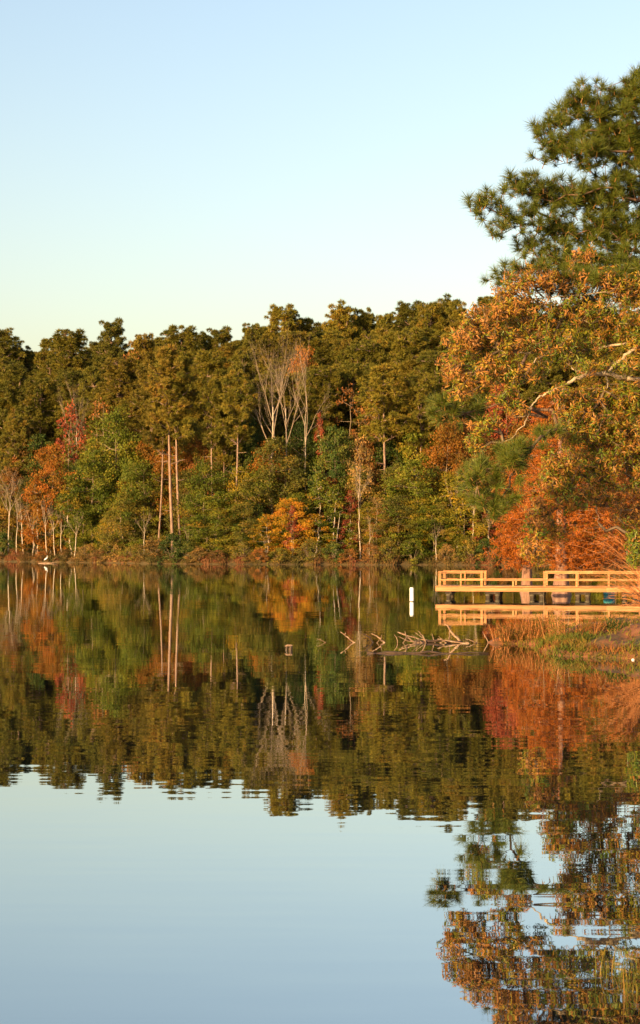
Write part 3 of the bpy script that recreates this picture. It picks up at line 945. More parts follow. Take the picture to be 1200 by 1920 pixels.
# --- bare trees
for kind, px, top, d, wpx, label, var in [
    ('bare', 508, 652, 14, 105, 'white bare tree with forked top, left of the pair', 0),
    ('bare', 540, 655, 15, 100, 'white bare tree leaning right, right of the pair', 1),
    ('bare', 575, 672, 17, 72, 'slender white bare tree with long straight trunk beside the dark green tree', 2),
    ('bare', 137, 722, 19, 66, 'bare forked tree standing over the pinkish red tree', 1),
    ('bare', 14, 885, 5, 70, 'fan shaped bare pale tree at the left edge', 1),
    ('bare_slim', 30, 930, 4, 30, 'pale sapling with double stem at the left edge', 1),
    ('bare_slim', 44, 935, 3.5, 30, 'slim pale sapling second from the left edge', 0),
    ('bare_slim', 62, 950, 4.5, 26, 'slim pale sapling left of the orange tree', 1),
    ('bare_slim', 88, 940, 3, 26, 'slim pale trunk below the orange tree, behind the egret', 0),
    ('bare_slim', 103, 950, 3, 28, 'slim pale trunk below the orange tree, right of the egret', 0),
    ('bare_slim', 115, 945, 4, 28, 'slim pale trunk below the right half of the orange tree', 1),
    ('bare_slim', 140, 965, 1.4, 28, 'slim pale trunk standing closest to the water, left shore', 0),
    ('bare_slim', 201, 975, 3.5, 34, 'short broken pale trunk with a crooked limb', 1),
    ('bare_slim', 270, 960, 4, 26, 'thin bare sapling left of the twin pines', 0),
    ('bare_slim', 353, 985, 5, 20, 'thin pale sapling right of the twin pines', 0),
    ('bare_slim', 676, 880, 4, 34, 'tall pale stem wrapped by yellow leaves at the tan tree', 0),
    ('bare_slim', 692, 965, 2.5, 26, 'short white stem at the water right of the tan tree', 1),
    ('bare_slim', 500, 1005, 2.5, 16, 'tiny pale stem under the small golden maple', 0),
    ('bare_slim', 884, 905, 4.5, 34, 'white stem in the yellow green tree, right shore', 0),
    ('bare_slim', 916, 950, 4, 24, 'white stem in the red sapling, right shore', 1),
    ('bare_slim', 818, 985, 1.5, 22, 'pale trunk at the waterline left of the dock end', 0),
    ('bare_slim', 858, 880, 7, 40, 'pale forked stem between orange and yellow trees, right shore', 1),
]:
    tree(kind, px, top, d, wpx, None, label, G_BARE, var=var)

# --- bushes at the waterline
for px, top, d, wpx, leaf, label in [
    (5, 1000, 2.2, 46, 'deep_green', 'dark green bush at the water, left edge'),
    (45, 1035, 1.2, 46, 'brush', 'low red brown bush under the pale saplings'),
    (78, 1034, 1.2, 44, 'rust', 'low rusty bush left of the egret'),
    (125, 1030, 1.3, 46, 'brush', 'red brown bush right of the egret'),
    (165, 1022, 2.2, 56, 'tan', 'tan bush under the green tree, left shore'),
    (190, 1032, 1.2, 40, 'brush', 'reddish bush below the short broken trunk'),
    (215, 1010, 2.6, 62, 'tan', 'tan thicket right of the short broken trunk'),
    (250, 1022, 1.6, 56, 'olive', 'olive brown bush left of the twin pines'),
    (285, 1012, 2.4, 58, 'tan', 'straw coloured bush left of the dark bush'),
    (322, 1002, 1.8, 52, 'deep_green', 'dark green bush at the foot of the twin pines'),
    (350, 1018, 2.2, 44, 'deep_green', 'small dark bush right of the twin pines'),
    (375, 1028, 1.3, 54, 'tan', 'low straw bush right of the small dark bush'),
    (408, 1032, 1.2, 44, 'brush', 'low reddish bush under the overhanging green tree'),
    (455, 1018, 1.6, 54, 'olive', 'olive bush left of the golden maple'),
    (485, 1030, 1.2, 40, 'rust', 'rusty low bush under the small golden maple'),
    (525, 1028, 1.2, 46, 'olive', 'low olive bush beneath the golden maple'),
    (580, 1012, 1.8, 60, 'olive', 'olive green bush beneath the yellow maple'),
    (625, 1020, 1.8, 56, 'deep_green', 'dark bush in the shaded gap right of the yellow maple'),
    (655, 1030, 1.3, 44, 'rust', 'brown twiggy bush left of the tan tree'),
    (695, 1020, 1.6, 46, 'rust', 'orange brown bush between the white stems'),
    (730, 1015, 1.8, 56, 'olive', 'olive bush left under the large round green tree'),
    (775, 1012, 1.8, 62, 'green', 'green bush under the large round green tree'),
    (838, 1022, 1.5, 50, 'tan', 'tan bush above the dock end'),
    (880, 1012, 2.0, 62, 'olive', 'olive bush behind the dock railing'),
    (912, 1012, 1.6, 52, 'deep_green', 'dark green bush behind the dock railing'),
    (945, 1025, 1.5, 50, 'rust', 'rusty bush behind the dock, left of the cypress trunk'),
    (1000, 1020, 1.5, 60, 'olive', 'olive bush behind the dock between the cypress trunks'),
    (1080, 1015, 1.5, 70, 'rust', 'rusty bush behind the dock right of the cypress trunk'),
    (1160, 1015, 1.5, 70, 'olive', 'olive far bush at the right end of the dock'),
]:
    tree('bush', px, top, d, wpx, leaf, label, G_BUSH)

# --- brush and dead stalks all along the far waterline (nobody could count them)
mb = MB()
n = 26000
x = rng.uniform(-75, 62, n)
d = np.abs(rng.normal(0, 2.2, n)) + 0.15
y = shoreY(x) + d + 0.9 * np.sin(x * 0.9) * np.sin(x * 0.37 + 1) + 0.5 * np.sin(x * 2.3)
hgt = rng.uniform(0.2, 1.0, n) * np.interp(d, [0, 2, 6], [0.8, 1.5, 1.8]) * np.clip(0.75 + 0.5 * np.sin(x * 0.71 + 0.6) * np.sin(x * 0.23) + 0.35 * np.sin(x * 1.9), 0.25, 1.6)
C = np.stack([x, y, hillz(d) - 0.1], axis=1)
patch = 0.45 + 0.3 * np.sin(x * 0.33) + 0.2 * np.sin(x * 1.1 + 2)
dirs = nrm(np.stack([rng.normal(0, 0.35, n), rng.normal(0, 0.3, n), np.ones(n)], axis=1))
needles(mb, C, dirs, hgt, rng.uniform(0.05, 0.12, n), np.clip(patch + rng.normal(0, 0.18, n), 0, 1))
leaf_quads(mb, C + dirs * hgt[:, None] * rng.uniform(0.4, 1, (n, 1)), 0.26, 0.15, np.clip(patch + rng.normal(0, 0.2, n), 0, 1))
tag(link('shore_brush', mb.mesh('shore_brush'), M['brush']), 'low red brown brush and stalks along the far waterline', 'brush', kind='stuff')

# ------------------------------------------------------------------ cypress trees standing in the water behind the dock
def cypress(px, Y, top, blobs, label, tr_r, flare, seed):
    r = np.random.default_rng(seed)
    x = (px - 600) / FPX * Y
    e = empty('cypress_tree', (x, Y, -0.6))
    h = P(px, top, Y).z + 0.6
    tz = np.concatenate([[0, 0.4, 0.7, 1.1, 1.7, 2.5], np.linspace(3.5, h * 0.97, 9)])
    wob = np.cumsum(r.normal(size=(len(tz), 2)) * 0.05, axis=0)
    trunk = np.stack([wob[:, 0], wob[:, 1], tz], axis=1)
    mb = MB()
    nn = 20
    rad = np.where(tz < 2.5, tr_r * (1 + flare * np.exp(-tz / 0.75)), tr_r * np.interp(tz, [2.5, h], [1, 0.1]))
    a = np.arange(nn) * 2 * math.pi / nn
    flut = 1 + 0.18 * np.sin(a * 5 + 1)[None] * np.exp(-tz / 1.4)[:, None]
    V = np.stack([trunk[:, 0:1] + np.cos(a)[None] * rad[:, None] * flut, trunk[:, 1:2] + np.sin(a)[None] * rad[:, None] * flut, np.repeat(tz[:, None], nn, 1)], axis=-1)
    F = [[k * nn + i, k * nn + (i + 1) % nn, (k + 1) * nn + (i + 1) % nn, (k + 1) * nn + i] for k in range(len(tz) - 1) for i in range(nn)]
    mb.add(V.reshape(-1, 3), F)
    pts, T = [], []
    for bx, by, rx, ry, n in blobs:
        c = P(bx, by, Y)
        s = Y / FPX
        q = r.normal(size=(n, 3)) * 0.52
        q[:, 0] *= rx * s
        q[:, 1] *= min(2.2, 0.9 * rx * s)
        q[:, 2] *= ry * s
        pts.append(q + np.array([c.x - x, 0, c.z + 0.6]))
        T.append(np.clip(r.normal(0.5, 0.12) + r.normal(size=n) * 0.14, 0, 1))
    pts = np.concatenate(pts)
    T = np.concatenate(T)
    keep = pts[:, 2] > 1.2
    pts, T = pts[keep], T[keep]
    N, par, cnt = colonise(trunk[4:], pts, 0.5, 0.4, 0.02, r, up=0.3)
    branch_edges(mb, N, par, cnt, len(trunk) - 4, 0.008, 0.5, 0.007, 3, rmax=0.1)
    link('trunk', mb.mesh('trunk', smooth=True), M['bark_cypress'], e)
    cr = MB()
    K = 26
    base = np.repeat(pts, K, axis=0)
    ax = np.repeat(nrm(r.normal(size=pts.shape) * np.array([1, 1, 0.35]) + np.array([0, 0, -0.15])), K, axis=0)
    off = ax * r.uniform(-0.3, 0.3, (len(base), 1)) + r.normal(size=base.shape) * 0.05
    needles(cr, base + off, nrm(ax * 0.5 + r.normal(size=base.shape) * 0.6 + np.array([0, 0, -0.1])), r.uniform(0.10, 0.2, len(base)), 0.045,
            np.clip(np.repeat(T, K) + r.normal(size=len(base)) * 0.1, 0, 1), r)
    link('crown', cr.mesh('crown'), M['cypress'], e)
    tag(e, label, 'tree', 'cypress trees behind the dock')
    return e


cypress(1052, 86, 738, [(1022, 760, 16, 22, 40), (1020, 795, 28, 28, 90), (1018, 840, 40, 35, 130), (1030, 890, 50, 40, 170), (1045, 945, 55, 45, 220), (1010, 1000, 45, 35, 150),
                        (1060, 1020, 60, 35, 230), (1110, 980, 55, 40, 210), (1100, 930, 50, 40, 170), (1120, 1040, 50, 22, 150), (1075, 870, 45, 40, 120), (1050, 1055, 34, 14, 60), (1090, 1058, 40, 10, 60)],
        'orange bald cypress with flared pinkish trunk standing behind the dock', 0.34, 1.3, 5)
cypress(988, 91, 860, [(975, 890, 22, 40, 80), (965, 950, 28, 45, 150), (950, 1010, 24, 42, 150), (985, 1035, 45, 22, 150), (1000, 980, 35, 45, 120), (985, 1052, 30, 12, 50)],
        'smaller orange cypress with straight trunk left of the flared one', 0.26, 0.9, 6)
cypress(1215, 94, 840, [(1170, 880, 45, 45, 150), (1150, 940, 55, 40, 200), (1190, 990, 50, 45, 220), (1150, 1030, 50, 28, 170), (1215, 900, 45, 60, 150), (1225, 1020, 40, 40, 120)],
        'russet cypress at the right edge beyond the dock', 0.3, 1.0, 8)

# ------------------------------------------------------------------ near pine, at the right, rooted on the bank
def rot_to(d):
    return np.array(Vector(d).to_track_quat('Z', 'Y').to_matrix())


def tuft_mesh(seed, n=92, L=0.29, W=0.0125):
    r = np.random.default_rng(seed)
    d = nrm(np.stack([r.normal(0, 0.62, n), r.normal(0, 0.62, n), r.uniform(0.05, 1.1, n)], axis=1))
    base = np.stack([np.zeros(n), np.zeros(n), r.uniform(-0.10, 0.04, n)], axis=1) + d * 0.012
    m = MB()
    needles(m, base, d, L * r.uniform(0.75, 1.1, n), W, np.clip(r.normal(0.45, 0.16, n), 0, 1), r)
    edges(m, [[0, 0, -0.2]], [[0, 0, 0.02]], 0.012, 0.008, 4, 0.98)
    return m


def spray_mesh(seed, mean, n=15, L=0.125, W=0.029):
    """a twig end with lance shaped, slightly folded leaves"""
    r = np.random.default_rng(seed)
    m = MB()
    tw = np.array([[0, 0, -0.14], [0.02, 0.0, 0.02], [0.0, 0.02, 0.15]])
    tube(m, tw, [0.007, 0.005, 0.003], 4, 0.9, 1)
    for i in range(n):
        t = i / (n - 1)
        az = i * 2.39996 + r.normal() * 0.3
        b = tw[1] * (1 - t) + tw[2] * t if t > 0.3 else tw[0] * 0.4 + tw[1] * 0.6
        el = r.uniform(-0.35, 0.75)
        d = np.array([math.cos(az) * math.cos(el), math.sin(az) * math.cos(el), math.sin(el)])
        l = L * r.uniform(0.7, 1.15)
        wd = W * r.uniform(0.8, 1.15)
        s = np.cross(d, rand_dirs(1, r)[0])
        s = s / np.linalg.norm(s)
        nn = np.cross(s, d)
        droop = np.array([0, 0, -0.055])
        p0, p1, p2, p3 = b + d * 0.02, b + d * l * 0.35, b + d * l * 0.7 + droop * 0.5, b + d * l + droop
        V = [p0, p1 + s * wd / 2 + nn * wd * 0.2, p1, p1 - s * wd / 2 + nn * wd * 0.2, p2 + s * wd * 0.4 + nn * wd * 0.15, p2, p2 - s * wd * 0.4 + nn * wd * 0.15, p3]
        F = [[0, 2, 1], [0, 3, 2], [1, 2, 5], [1, 5, 4], [2, 3, 6], [2, 6, 5], [4, 5, 7], [5, 6, 7]]
        m.add(V, F, float(np.clip(mean + r.normal() * 0.13, 0, 1)), 0)
    return m


def scatter(root, off, bases, pts, dirs, pick, scl, name, rest, mats, n_parts=290):
    """base meshes at pts: the nearest n_parts as parts of their own, the rest as one part"""
    order = np.argsort(pts[:, 1] + np.where(np.abs((pts[:, 0] + off[0]) / (pts[:, 1] + off[1])) > 600 / FPX, 100, 0))
    meshes = [b.mesh(name, len(mats)) for b in bases]
    arr = []
    for b in bases:
        arr.append((np.concatenate(b.V), [f for f in b.F], [t for t in b.T], [m_ for m_ in b.M]))
    out = MB()
    for rank, k in enumerate(order):
        Rm = rot_to(dirs[k])
        a = rng.uniform(0, 6.28)
        Rm = Rm @ np.array([[math.cos(a), -math.sin(a), 0], [math.sin(a), math.cos(a), 0], [0, 0, 1]])
        if rank < n_parts:
            o = link(name, meshes[pick[k]], mats, root)
            o.matrix_local = Matrix.Translation(Vector(pts[k])) @ Matrix(Rm.tolist()).to_4x4() @ Matrix.Scale(float(scl[k]), 4)
        else:
            V, Fs, Ts, Ms = arr[pick[k]]
            n0 = out.n
            out.V.append(((V * scl[k]) @ Rm.T + pts[k]).astype(np.float32))
            out.n += len(V)
            for f, t_, m_ in zip(Fs, Ts, Ms):
                out.F.append(f + n0)
                out.T.append(t_)
                out.M.append(m_)
    o = link(rest, out.mesh(rest, len(mats)), mats, root)
    tag(o, kind='stuff')
    return o


def blob_points(blobs, root, r, spread=0.55):
    pts, lab, cen = [], [], []
    for k, (bx, by, rx, ry, Y, n) in enumerate(blobs):
        c = P(bx, by, Y)
        s = Y / FPX
        q = nrm(r.normal(size=(n, 3))) * (r.uniform(0.05, 1, (n, 1)) ** (1 / 2.2))
        q = q * np.array([rx * s, min(rx * s, 1.5) * 0.9 + 0.15, ry * s])
        pts.append(q + np.array(c) - np.array(root))
        lab += [k] * n
        cen += [np.array(c) - np.array(root)] * n
    return np.concatenate(pts), np.array(lab), np.array(cen)


r = np.random.default_rng(55)
PR = np.array([9.9, 45.5, 0.55])
pblobs = [(1300, 180, 50, 40, 45.5, 60), (1360, 260, 60, 45, 45.5, 80), (1420, 360, 60, 40, 45.5, 70), (1300, 320, 50, 40, 46.5, 60), (1350, 440, 60, 40, 45.5, 70), (1290, 500, 40, 30, 46.5, 40), (1240, 140, 40, 30, 45.5, 40),
          (1185, 168, 26, 34, 45, 46), (1150, 190, 20, 20, 45.5, 16), (1090, 190, 32, 34, 44.5, 56), (1145, 245, 52, 52, 45, 120), (1062, 240, 26, 40, 44.6, 44), (1022, 244, 14, 18, 44.4, 18),
          (1032, 275, 22, 20, 44.5, 22), (1090, 285, 46, 26, 44.2, 60), (1180, 300, 40, 60, 45, 110), (1210, 220, 30, 60, 45, 70), (1220, 380, 40, 80, 46, 110),
          (968, 348, 14, 12, 44, 9), (992, 345, 24, 20, 44.2, 26), (1025, 365, 32, 26, 44.5, 42), (1075, 372, 40, 28, 44.8, 56), (1140, 365, 46, 40, 45, 80), (1165, 430, 45, 42, 45.2, 90),
          (900, 388, 17, 14, 43.6, 15), (931, 372, 7, 11, 43.6, 6), (945, 402, 15, 14, 43.7, 14), (925, 432, 12, 10, 43.6, 7), (966, 420, 13, 16, 43.8, 14), (990, 408, 16, 14, 44, 12),
          (1000, 452, 24, 18, 44.1, 18), (1045, 430, 28, 20, 44.5, 26), (1100, 435, 40, 26, 44.6, 46), (1035, 478, 38, 16, 44.3, 36), (1090, 492, 48, 20, 44.4, 56), (1165, 495, 50, 30, 45, 70),
          (935, 522, 12, 11, 43.6, 8), (1010, 510, 40, 16, 39.9, 20), (1085, 520, 50, 18, 40.3, 34), (1170, 530, 40, 24, 40.5, 30), (1050, 545, 30, 12, 40.6, 10), (1120, 570, 40, 14, 40.8, 14), (955, 505, 10, 8, 43.8, 4), (1140, 520, 40, 14, 44.5, 26), (1205, 560, 30, 40, 45.5, 40),
          (835, 772, 36, 12, 41.5, 22), (890, 770, 25, 10, 42, 10), (965, 858, 32, 16, 36, 24), (905, 892, 26, 20, 36, 24), (930, 930, 28, 18, 36.4, 18), (985, 838, 18, 12, 36.4, 10), (918, 962, 16, 16, 36.6, 8), (1040, 812, 30, 8, 38, 8)]
pts, lab, cen = blob_points([q[:5] + (int(q[5] * 1.28),) for q in pblobs], PR, r)
pts = pts + r.normal(size=pts.shape) * np.array([0.2, 0.2, 0.14])
e = empty('pine_tree', PR)
tz = np.linspace(0, 15.6, 20)
trunk = np.stack([0.25 * np.sin(tz * 0.3), 0.2 * np.sin(tz * 0.22 + 1) - 0.17, tz], axis=1)
mb = MB()
tube(mb, trunk, np.interp(tz, [0, 0.5, 8, 15.6], [0.42, 0.3, 0.2, 0.05]), 10)
N, par, cnt = colonise(trunk, pts, 0.35, 0.35, 0.03, r, up=0.4)
link('trunk', mb.mesh('trunk', smooth=True), M['bark_pine'], e)
mb = MB()
branch_edges(mb, N, par, cnt, 20, 0.0050, 0.45, 0.008, 5, rmax=0.06)
link('branches', mb.mesh('branches', smooth=True), M['bark_twig_brown'], e)
out = nrm(pts - cen + 1e-3)
dirs = nrm(out * 0.55 + np.array([-0.15, -0.1, 0.75]) + r.normal(size=pts.shape) * 0.35)
scatter(e, PR, [tuft_mesh(s) for s in (1, 2, 3)], pts, dirs, r.integers(0, 3, len(pts)), r.uniform(0.55, 1.3, len(pts)), 'needle_tuft', 'needles', [M['near_pine']])
tag(e, 'tall near pine with long needles reaching in from the right above the oak', 'tree', 'near trees on the right bank')

# ------------------------------------------------------------------ near oak under the pine
OR = np.array([9.9, 40.5, 0.7])
# px, py, rx, ry, Y, n, palette position
ob = [(1290, 470, 60, 40, 40.5, 60, .6), (1370, 540, 70, 50, 40.5, 90, .5), (1430, 640, 70, 60, 40.5, 100, .45), (1340, 640, 70, 50, 39.5, 80, .45), (1450, 760, 70, 60, 40.5, 90, .4),
      (1350, 760, 60, 50, 41.5, 70, .4), (1400, 860, 60, 50, 40.5, 80, .5), (1290, 840, 40, 50, 41.6, 50, .45), (1300, 580, 60, 40, 42, 60, .5),
      (1090, 480, 30, 14, 40.2, 14, .8), (1100, 690, 50, 14, 39.1, 16, .4), (1170, 690, 40, 20, 39.2, 18, .4), (1060, 735, 30, 14, 39, 14, .35), (1000, 520, 50, 26, 39.6, 60, .82), (960, 565, 45, 36, 39.4, 80, .8), (1060, 530, 50, 26, 40, 34, .8), (1150, 535, 45, 30, 40, 60, .62), (1195, 545, 25, 35, 40, 46, .5),
      (905, 605, 40, 36, 39.3, 76, .78), (870, 640, 34, 34, 39.2, 66, .75), (848, 690, 22, 30, 39.1, 44, .7), (930, 650, 55, 40, 39.5, 110, .6), (1000, 600, 55, 40, 40, 105, .6),
      (1080, 585, 55, 34, 40.2, 80, .5), (1150, 600, 50, 40, 40.2, 100, .48), (1195, 630, 30, 40, 40, 60, .45), (1040, 650, 55, 34, 39.7, 100, .42), (1110, 650, 45, 26, 40.4, 60, .42),
      (965, 700, 45, 26, 39.4, 58, .45), (900, 710, 45, 26, 39.2, 62, .55), (860, 735, 26, 14, 39, 24, .45), (1010, 700, 30, 16, 40.3, 20, .35),
      (950, 745, 28, 20, 39.2, 26, .3), (970, 770, 18, 24, 39.1, 22, .28), (1075, 770, 36, 36, 39.5, 66, .36), (1130, 745, 46, 30, 40, 76, .34), (1180, 745, 36, 40, 39.8, 80, .45),
      (1110, 800, 50, 36, 39.7, 100, .3), (1170, 820, 45, 45, 40, 110, .36), (1195, 880, 26, 50, 40.3, 66, .4), (1065, 815, 26, 26, 39.3, 36, .32), (1060, 870, 44, 30, 39.3, 74, .33),
      (1120, 870, 45, 40, 39.9, 90, .38), (1040, 905, 34, 26, 39.2, 46, .36), (1075, 930, 44, 30, 39.3, 70, .4), (1135, 925, 40, 28, 39.8, 58, .45), (1010, 955, 24, 20, 39.1, 26, .4),
      (1020, 990, 34, 20, 39.1, 44, .42), (1005, 1030, 26, 26, 39.2, 32, .5), (1045, 1000, 20, 16, 39.2, 18, .5), (905, 805, 26, 16, 39.2, 20, .4), (890, 835, 22, 16, 39.2, 18, .38), (928, 790, 16, 14, 39.2, 12, .4),
      (905, 860, 18, 10, 39.3, 8, .4), (1192, 1020, 14, 26, 38.4, 34, .16), (1190, 1050, 12, 12, 38.3, 12, .18), (1175, 970, 28, 24, 40.2, 26, .62), (1235, 700, 30, 150, 40.5, 120, .45), (1230, 900, 30, 80, 40.5, 60, .45)]
pts, lab, cen = blob_points([b[:5] + (int(b[5] * (1.3 if b[0] > 1020 and b[1] > 600 else 1.2)),) for b in ob], OR, r)
pal = np.array([ob[k][6] + (0.14 if ob[k][1] > 720 and ob[k][0] < 1180 else 0.0) for k in lab])
limbs = [  # hand placed limbs: (px, py, Y, radius)
    [(1300, 760, 40.5, .30), (1240, 690, 40.3, .17), (1200, 652, 40.0, .095), (1172, 668, 39.9, .075), (1140, 697, 39.8, .07)],
    [(1262, 715, 40.4, .20), (1200, 712, 40.0, .12), (1165, 708, 39.8, .105), (1140, 701, 39.7, .10), (1110, 702, 39.5, .088), (1080, 710, 39.4, .075), (1058, 722, 39.3, .06), (1030, 736, 39.2, .045), (1012, 742, 39.2, .035)],
    [(1200, 640, 40.0, .06), (1100, 655, 40.2, .04), (1030, 662, 40, .035), (1005, 674, 39.6, .032), (992, 690, 39.4, .028), (978, 720, 39.3, .018)],
    [(1030, 662, 40, .035), (985, 662, 39.6, .03), (955, 660, 39.4, .024), (932, 655, 39.3, .018)],
    [(1262, 640, 40.3, .10), (1195, 615, 40.2, .045), (1140, 600, 40.2, .035), (1105, 605, 40.1, .026), (1085, 596, 40.0, .02)],
    [(1012, 742, 39.2, .035), (998, 760, 39.2, .03), (984, 778, 39.1, .024), (968, 784, 39.1, .016)],
    [(998, 760, 39.2, .024), (985, 792, 39.1, .02), (965, 815, 39.1, .016), (945, 830, 39.1, .012)],
    [(1262, 860, 40.4, .07), (1200, 850, 40.2, .03), (1130, 900, 39.8, .022), (1075, 935, 39.5, .018), (1045, 950, 39.3, .012)],
    [(1115, 925, 39.6, .018), (1120, 960, 39.5, .015), (1124, 985, 39.5, .01)],
    [(1256, 600, 40.3, .09), (1205, 560, 40.2, .05), (1150, 548, 40.1, .03), (1060, 556, 40, .022), (1000, 560, 39.8, .014)],
    [(1137, 700, 39.7, .045), (1139, 720, 39.6, .03), (1134, 735, 39.5, .014)],
    [(1100, 703, 39.5, .04), (1076, 693, 39.4, .024), (1071, 686, 39.4, .014)],
]
e = empty('oak_tree', OR)
mb = MB()
tz = np.linspace(0, 8.6, 14)
trunk = np.stack([0.08 * np.sin(tz), 0.05 * np.sin(tz * 0.7), tz], axis=1)
tube(mb, trunk, np.interp(tz, [0, 0.4, 5, 8.6], [0.5, 0.36, 0.22, 0.05]), 12)
nodes = [q for q in trunk]
for L in limbs:
    q = np.array([np.array(P(a, b, c)) - OR for a, b, c, _ in L])
    rr = np.array([l[3] for l in L])
    t = np.linspace(0, len(L) - 1, (len(L) - 1) * 5 + 1)
    ii = np.clip(t.astype(int), 0, len(L) - 2)
    f = (t - ii)[:, None]
    p0, p1, p2, p3 = q[np.maximum(ii - 1, 0)], q[ii], q[ii + 1], q[np.minimum(ii + 2, len(L) - 1)]
    qq = 0.5 * (2 * p1 + (p2 - p0) * f + (2 * p0 - 5 * p1 + 4 * p2 - p3) * f ** 2 + (3 * p1 - p0 - 3 * p2 + p3) * f ** 3)
    qq = qq + r.normal(size=qq.shape) * 0.018
    tube(mb, qq, np.interp(t, np.arange(len(L)), rr) * 0.62 * (1 + 0.08 * r.normal(size=len(t))), 8)
    nodes += [x_ for x_ in qq]
nodes = np.array(nodes)
N, par, cnt = colonise(nodes, pts, 0.3, 0.3, 0.03, r, up=0.3)
link('trunk', mb.mesh('trunk', smooth=True), M['bark_oak'], e)
mb = MB()
branch_edges(mb, N, par, cnt, len(nodes), 0.006, 0.5, 0.005, 4, rmax=0.04)
link('branches', mb.mesh('branches', smooth=True), M['bark_dark'], e)
means = [.05, .2, .35, .5, .65, .8, .95]
bases = [spray_mesh(100 + i, m_) for i, m_ in enumerate(means)]
pick = np.array([int(np.argmin(np.abs(np.array(means) - v))) for v in np.clip(pal - 0.03 - 0.10 * np.clip((pal - 0.5) / 0.3, 0, 1) + r.normal(size=len(pal)) * 0.27, 0, 1)])
dirs = nrm(nrm(pts - cen + 1e-3) * 0.6 + np.array([-0.2, -0.2, 0.1]) + r.normal(size=pts.shape) * 0.6)
scatter(e, OR, bases, pts, dirs, pick, r.uniform(0.85, 1.3, len(pts)), 'leaf_spray', 'foliage', [M['oak'], M['bark_dark']])
tag(e, 'near oak turning from green to rust, its pale limbs reaching in from the right', 'tree', 'near trees on the right bank')

# ------------------------------------------------------------------ the dock
DOCK = P(818, 1121, waterY(1121))
DOCK.z = 0
ANG = R(-11)
dk = empty('dock', DOCK, ANG)
tag(dk, 'new wooden fishing dock with low railings on dark piles', 'dock')
Ld, Wd, ZD = 12.6, 2.3, 0.64          # length to the right, width, deck height above the water


def part(name, fn, mat, parent, rz=None):
    m_ = MB()
    fn(m_)
    return link(name, m_.mesh(name), mat, parent)


def dbox(name, c, s, mat=None, parent=None, bev=0.006):
    """a part of the dock: one board, its own mesh centred on itself"""
    m_ = MB()
    box(m_, (0, 0, 0), s, bev=bev)
    o = link(name, m_.mesh(name), mat or M['timber'], parent or dk)
    o.location = c
    return o


# deck boards
m_ = MB()
box(m_, (0, 0, 0), (0.138, Wd, 0.036), bev=0.004)
pm = m_.mesh('deck_board')
for i in range(int(Ld / 0.144)):
    o = link('deck_board', pm, M['timber'], dk)
    o.location = (0.07 + i * 0.144, Wd / 2 + random.uniform(-.008, .008), ZD - 0.018 + random.uniform(-.002, .002))
# fascia in lengths, butted
for y_ in (-0.022, Wd + 0.022):
    x0 = -0.04
    for ln in (4.6, 4.3, 3.8):
        dbox('fascia_board', (x0 + ln / 2, y_, ZD - 0.175), (ln - 0.006, 0.042, 0.22))
        dbox('edge_board', (x0 + ln / 2, y_, ZD - 0.022), (ln - 0.006, 0.060, 0.040))
        x0 += ln
dbox('end_board', (-0.025, Wd / 2, ZD - 0.15), (0.042, Wd - 0.02, 0.27))
for y_ in (0.35, Wd / 2, Wd - 0.35):
    dbox('joist', (Ld / 2, y_, ZD - 0.16), (Ld - 0.1, 0.05, 0.2), M['timber'])


def dx(px):          # distance along the dock's front edge for a photo pixel
    return (px - 818) / FPX * DOCK.y / (math.cos(ANG) + (px - 600) / FPX * math.sin(-ANG) * 1.0)


TOP, MID = 0.74, 0.345
for y_, sgn in ((0.03, 1), (Wd - 0.03, -1)):
    for px, full, wd in [(824.5, 1, .14), (864, 1, .075), (903, 1, .13), (962, 0, .09), (1021, 1, .13), (1081, 1, .10), (1141, 1, .10), (1200, 1, .10)]:
        hgt = (TOP if full else MID + 0.02)
        dbox('rail_post', (dx(px), y_, ZD + hgt / 2 - 0.005), (wd, 0.09, hgt - 0.01))
    yo = y_ - sgn * 0.068
    for a, b, z in [(822, 906, TOP), (1018, 1112, TOP), (1112.3, 1235, TOP)]:
        dbox('top_rail', ((dx(a) + dx(b)) / 2, y_, ZD + z + 0.020), (dx(b) - dx(a), 0.14, 0.042))
        dbox('face_rail', ((dx(a) + dx(b)) / 2, yo, ZD + z - 0.055), (dx(b) - dx(a) - 0.01, 0.038, 0.048))
    for a, b, z in [(822, 906, MID), (906.3, 1017.5, MID), (1018, 1112, MID), (1112.3, 1235, MID)]:
        dbox('middle_rail', ((dx(a) + dx(b)) / 2, yo - sgn * 0.002, ZD + z - 0.02), (dx(b) - dx(a), 0.038, 0.085 if a == 906.3 else 0.07))
dbox('end_rail', (dx(822) + 0.03, Wd / 2, ZD + TOP - 0.05), (0.04, Wd - 0.3, 0.09))
dbox('end_rail', (dx(822) + 0.03, Wd / 2, ZD + MID - 0.02), (0.04, Wd - 0.3, 0.10))
# piles with their caps
for px, two in [(840, 0), (923, 1), (1006, 1), (1092, 1), (1180, 1)]:
    xs_ = [dx(px) - 0.25, dx(px) + 0.25] if two else [dx(px)]
    for y_ in (0.25, Wd - 0.25):
        for x_ in xs_:
            def pile(mm):
                tube(mm, [(0, 0, -1.4), (0, 0, 0.1), (0.01, 0, ZD - 0.42)], [0.12, 0.115, 0.11], 12)
            o = part('pile', pile, M['pile'], dk)
            o.location = (x_, y_, 0)
            def collar(mm):
                tube(mm, [(0, 0, -0.05), (0, 0, 0.05)], 0.135, 12)
            c_ = part('collar', collar, M['dark'], o)
            c_.location = (0, 0, 0.17)
    dbox('pile_cap', (dx(px), Wd / 2, ZD - 0.355), (0.78 if two else 0.36, Wd - 0.1, 0.13), M['pile'])

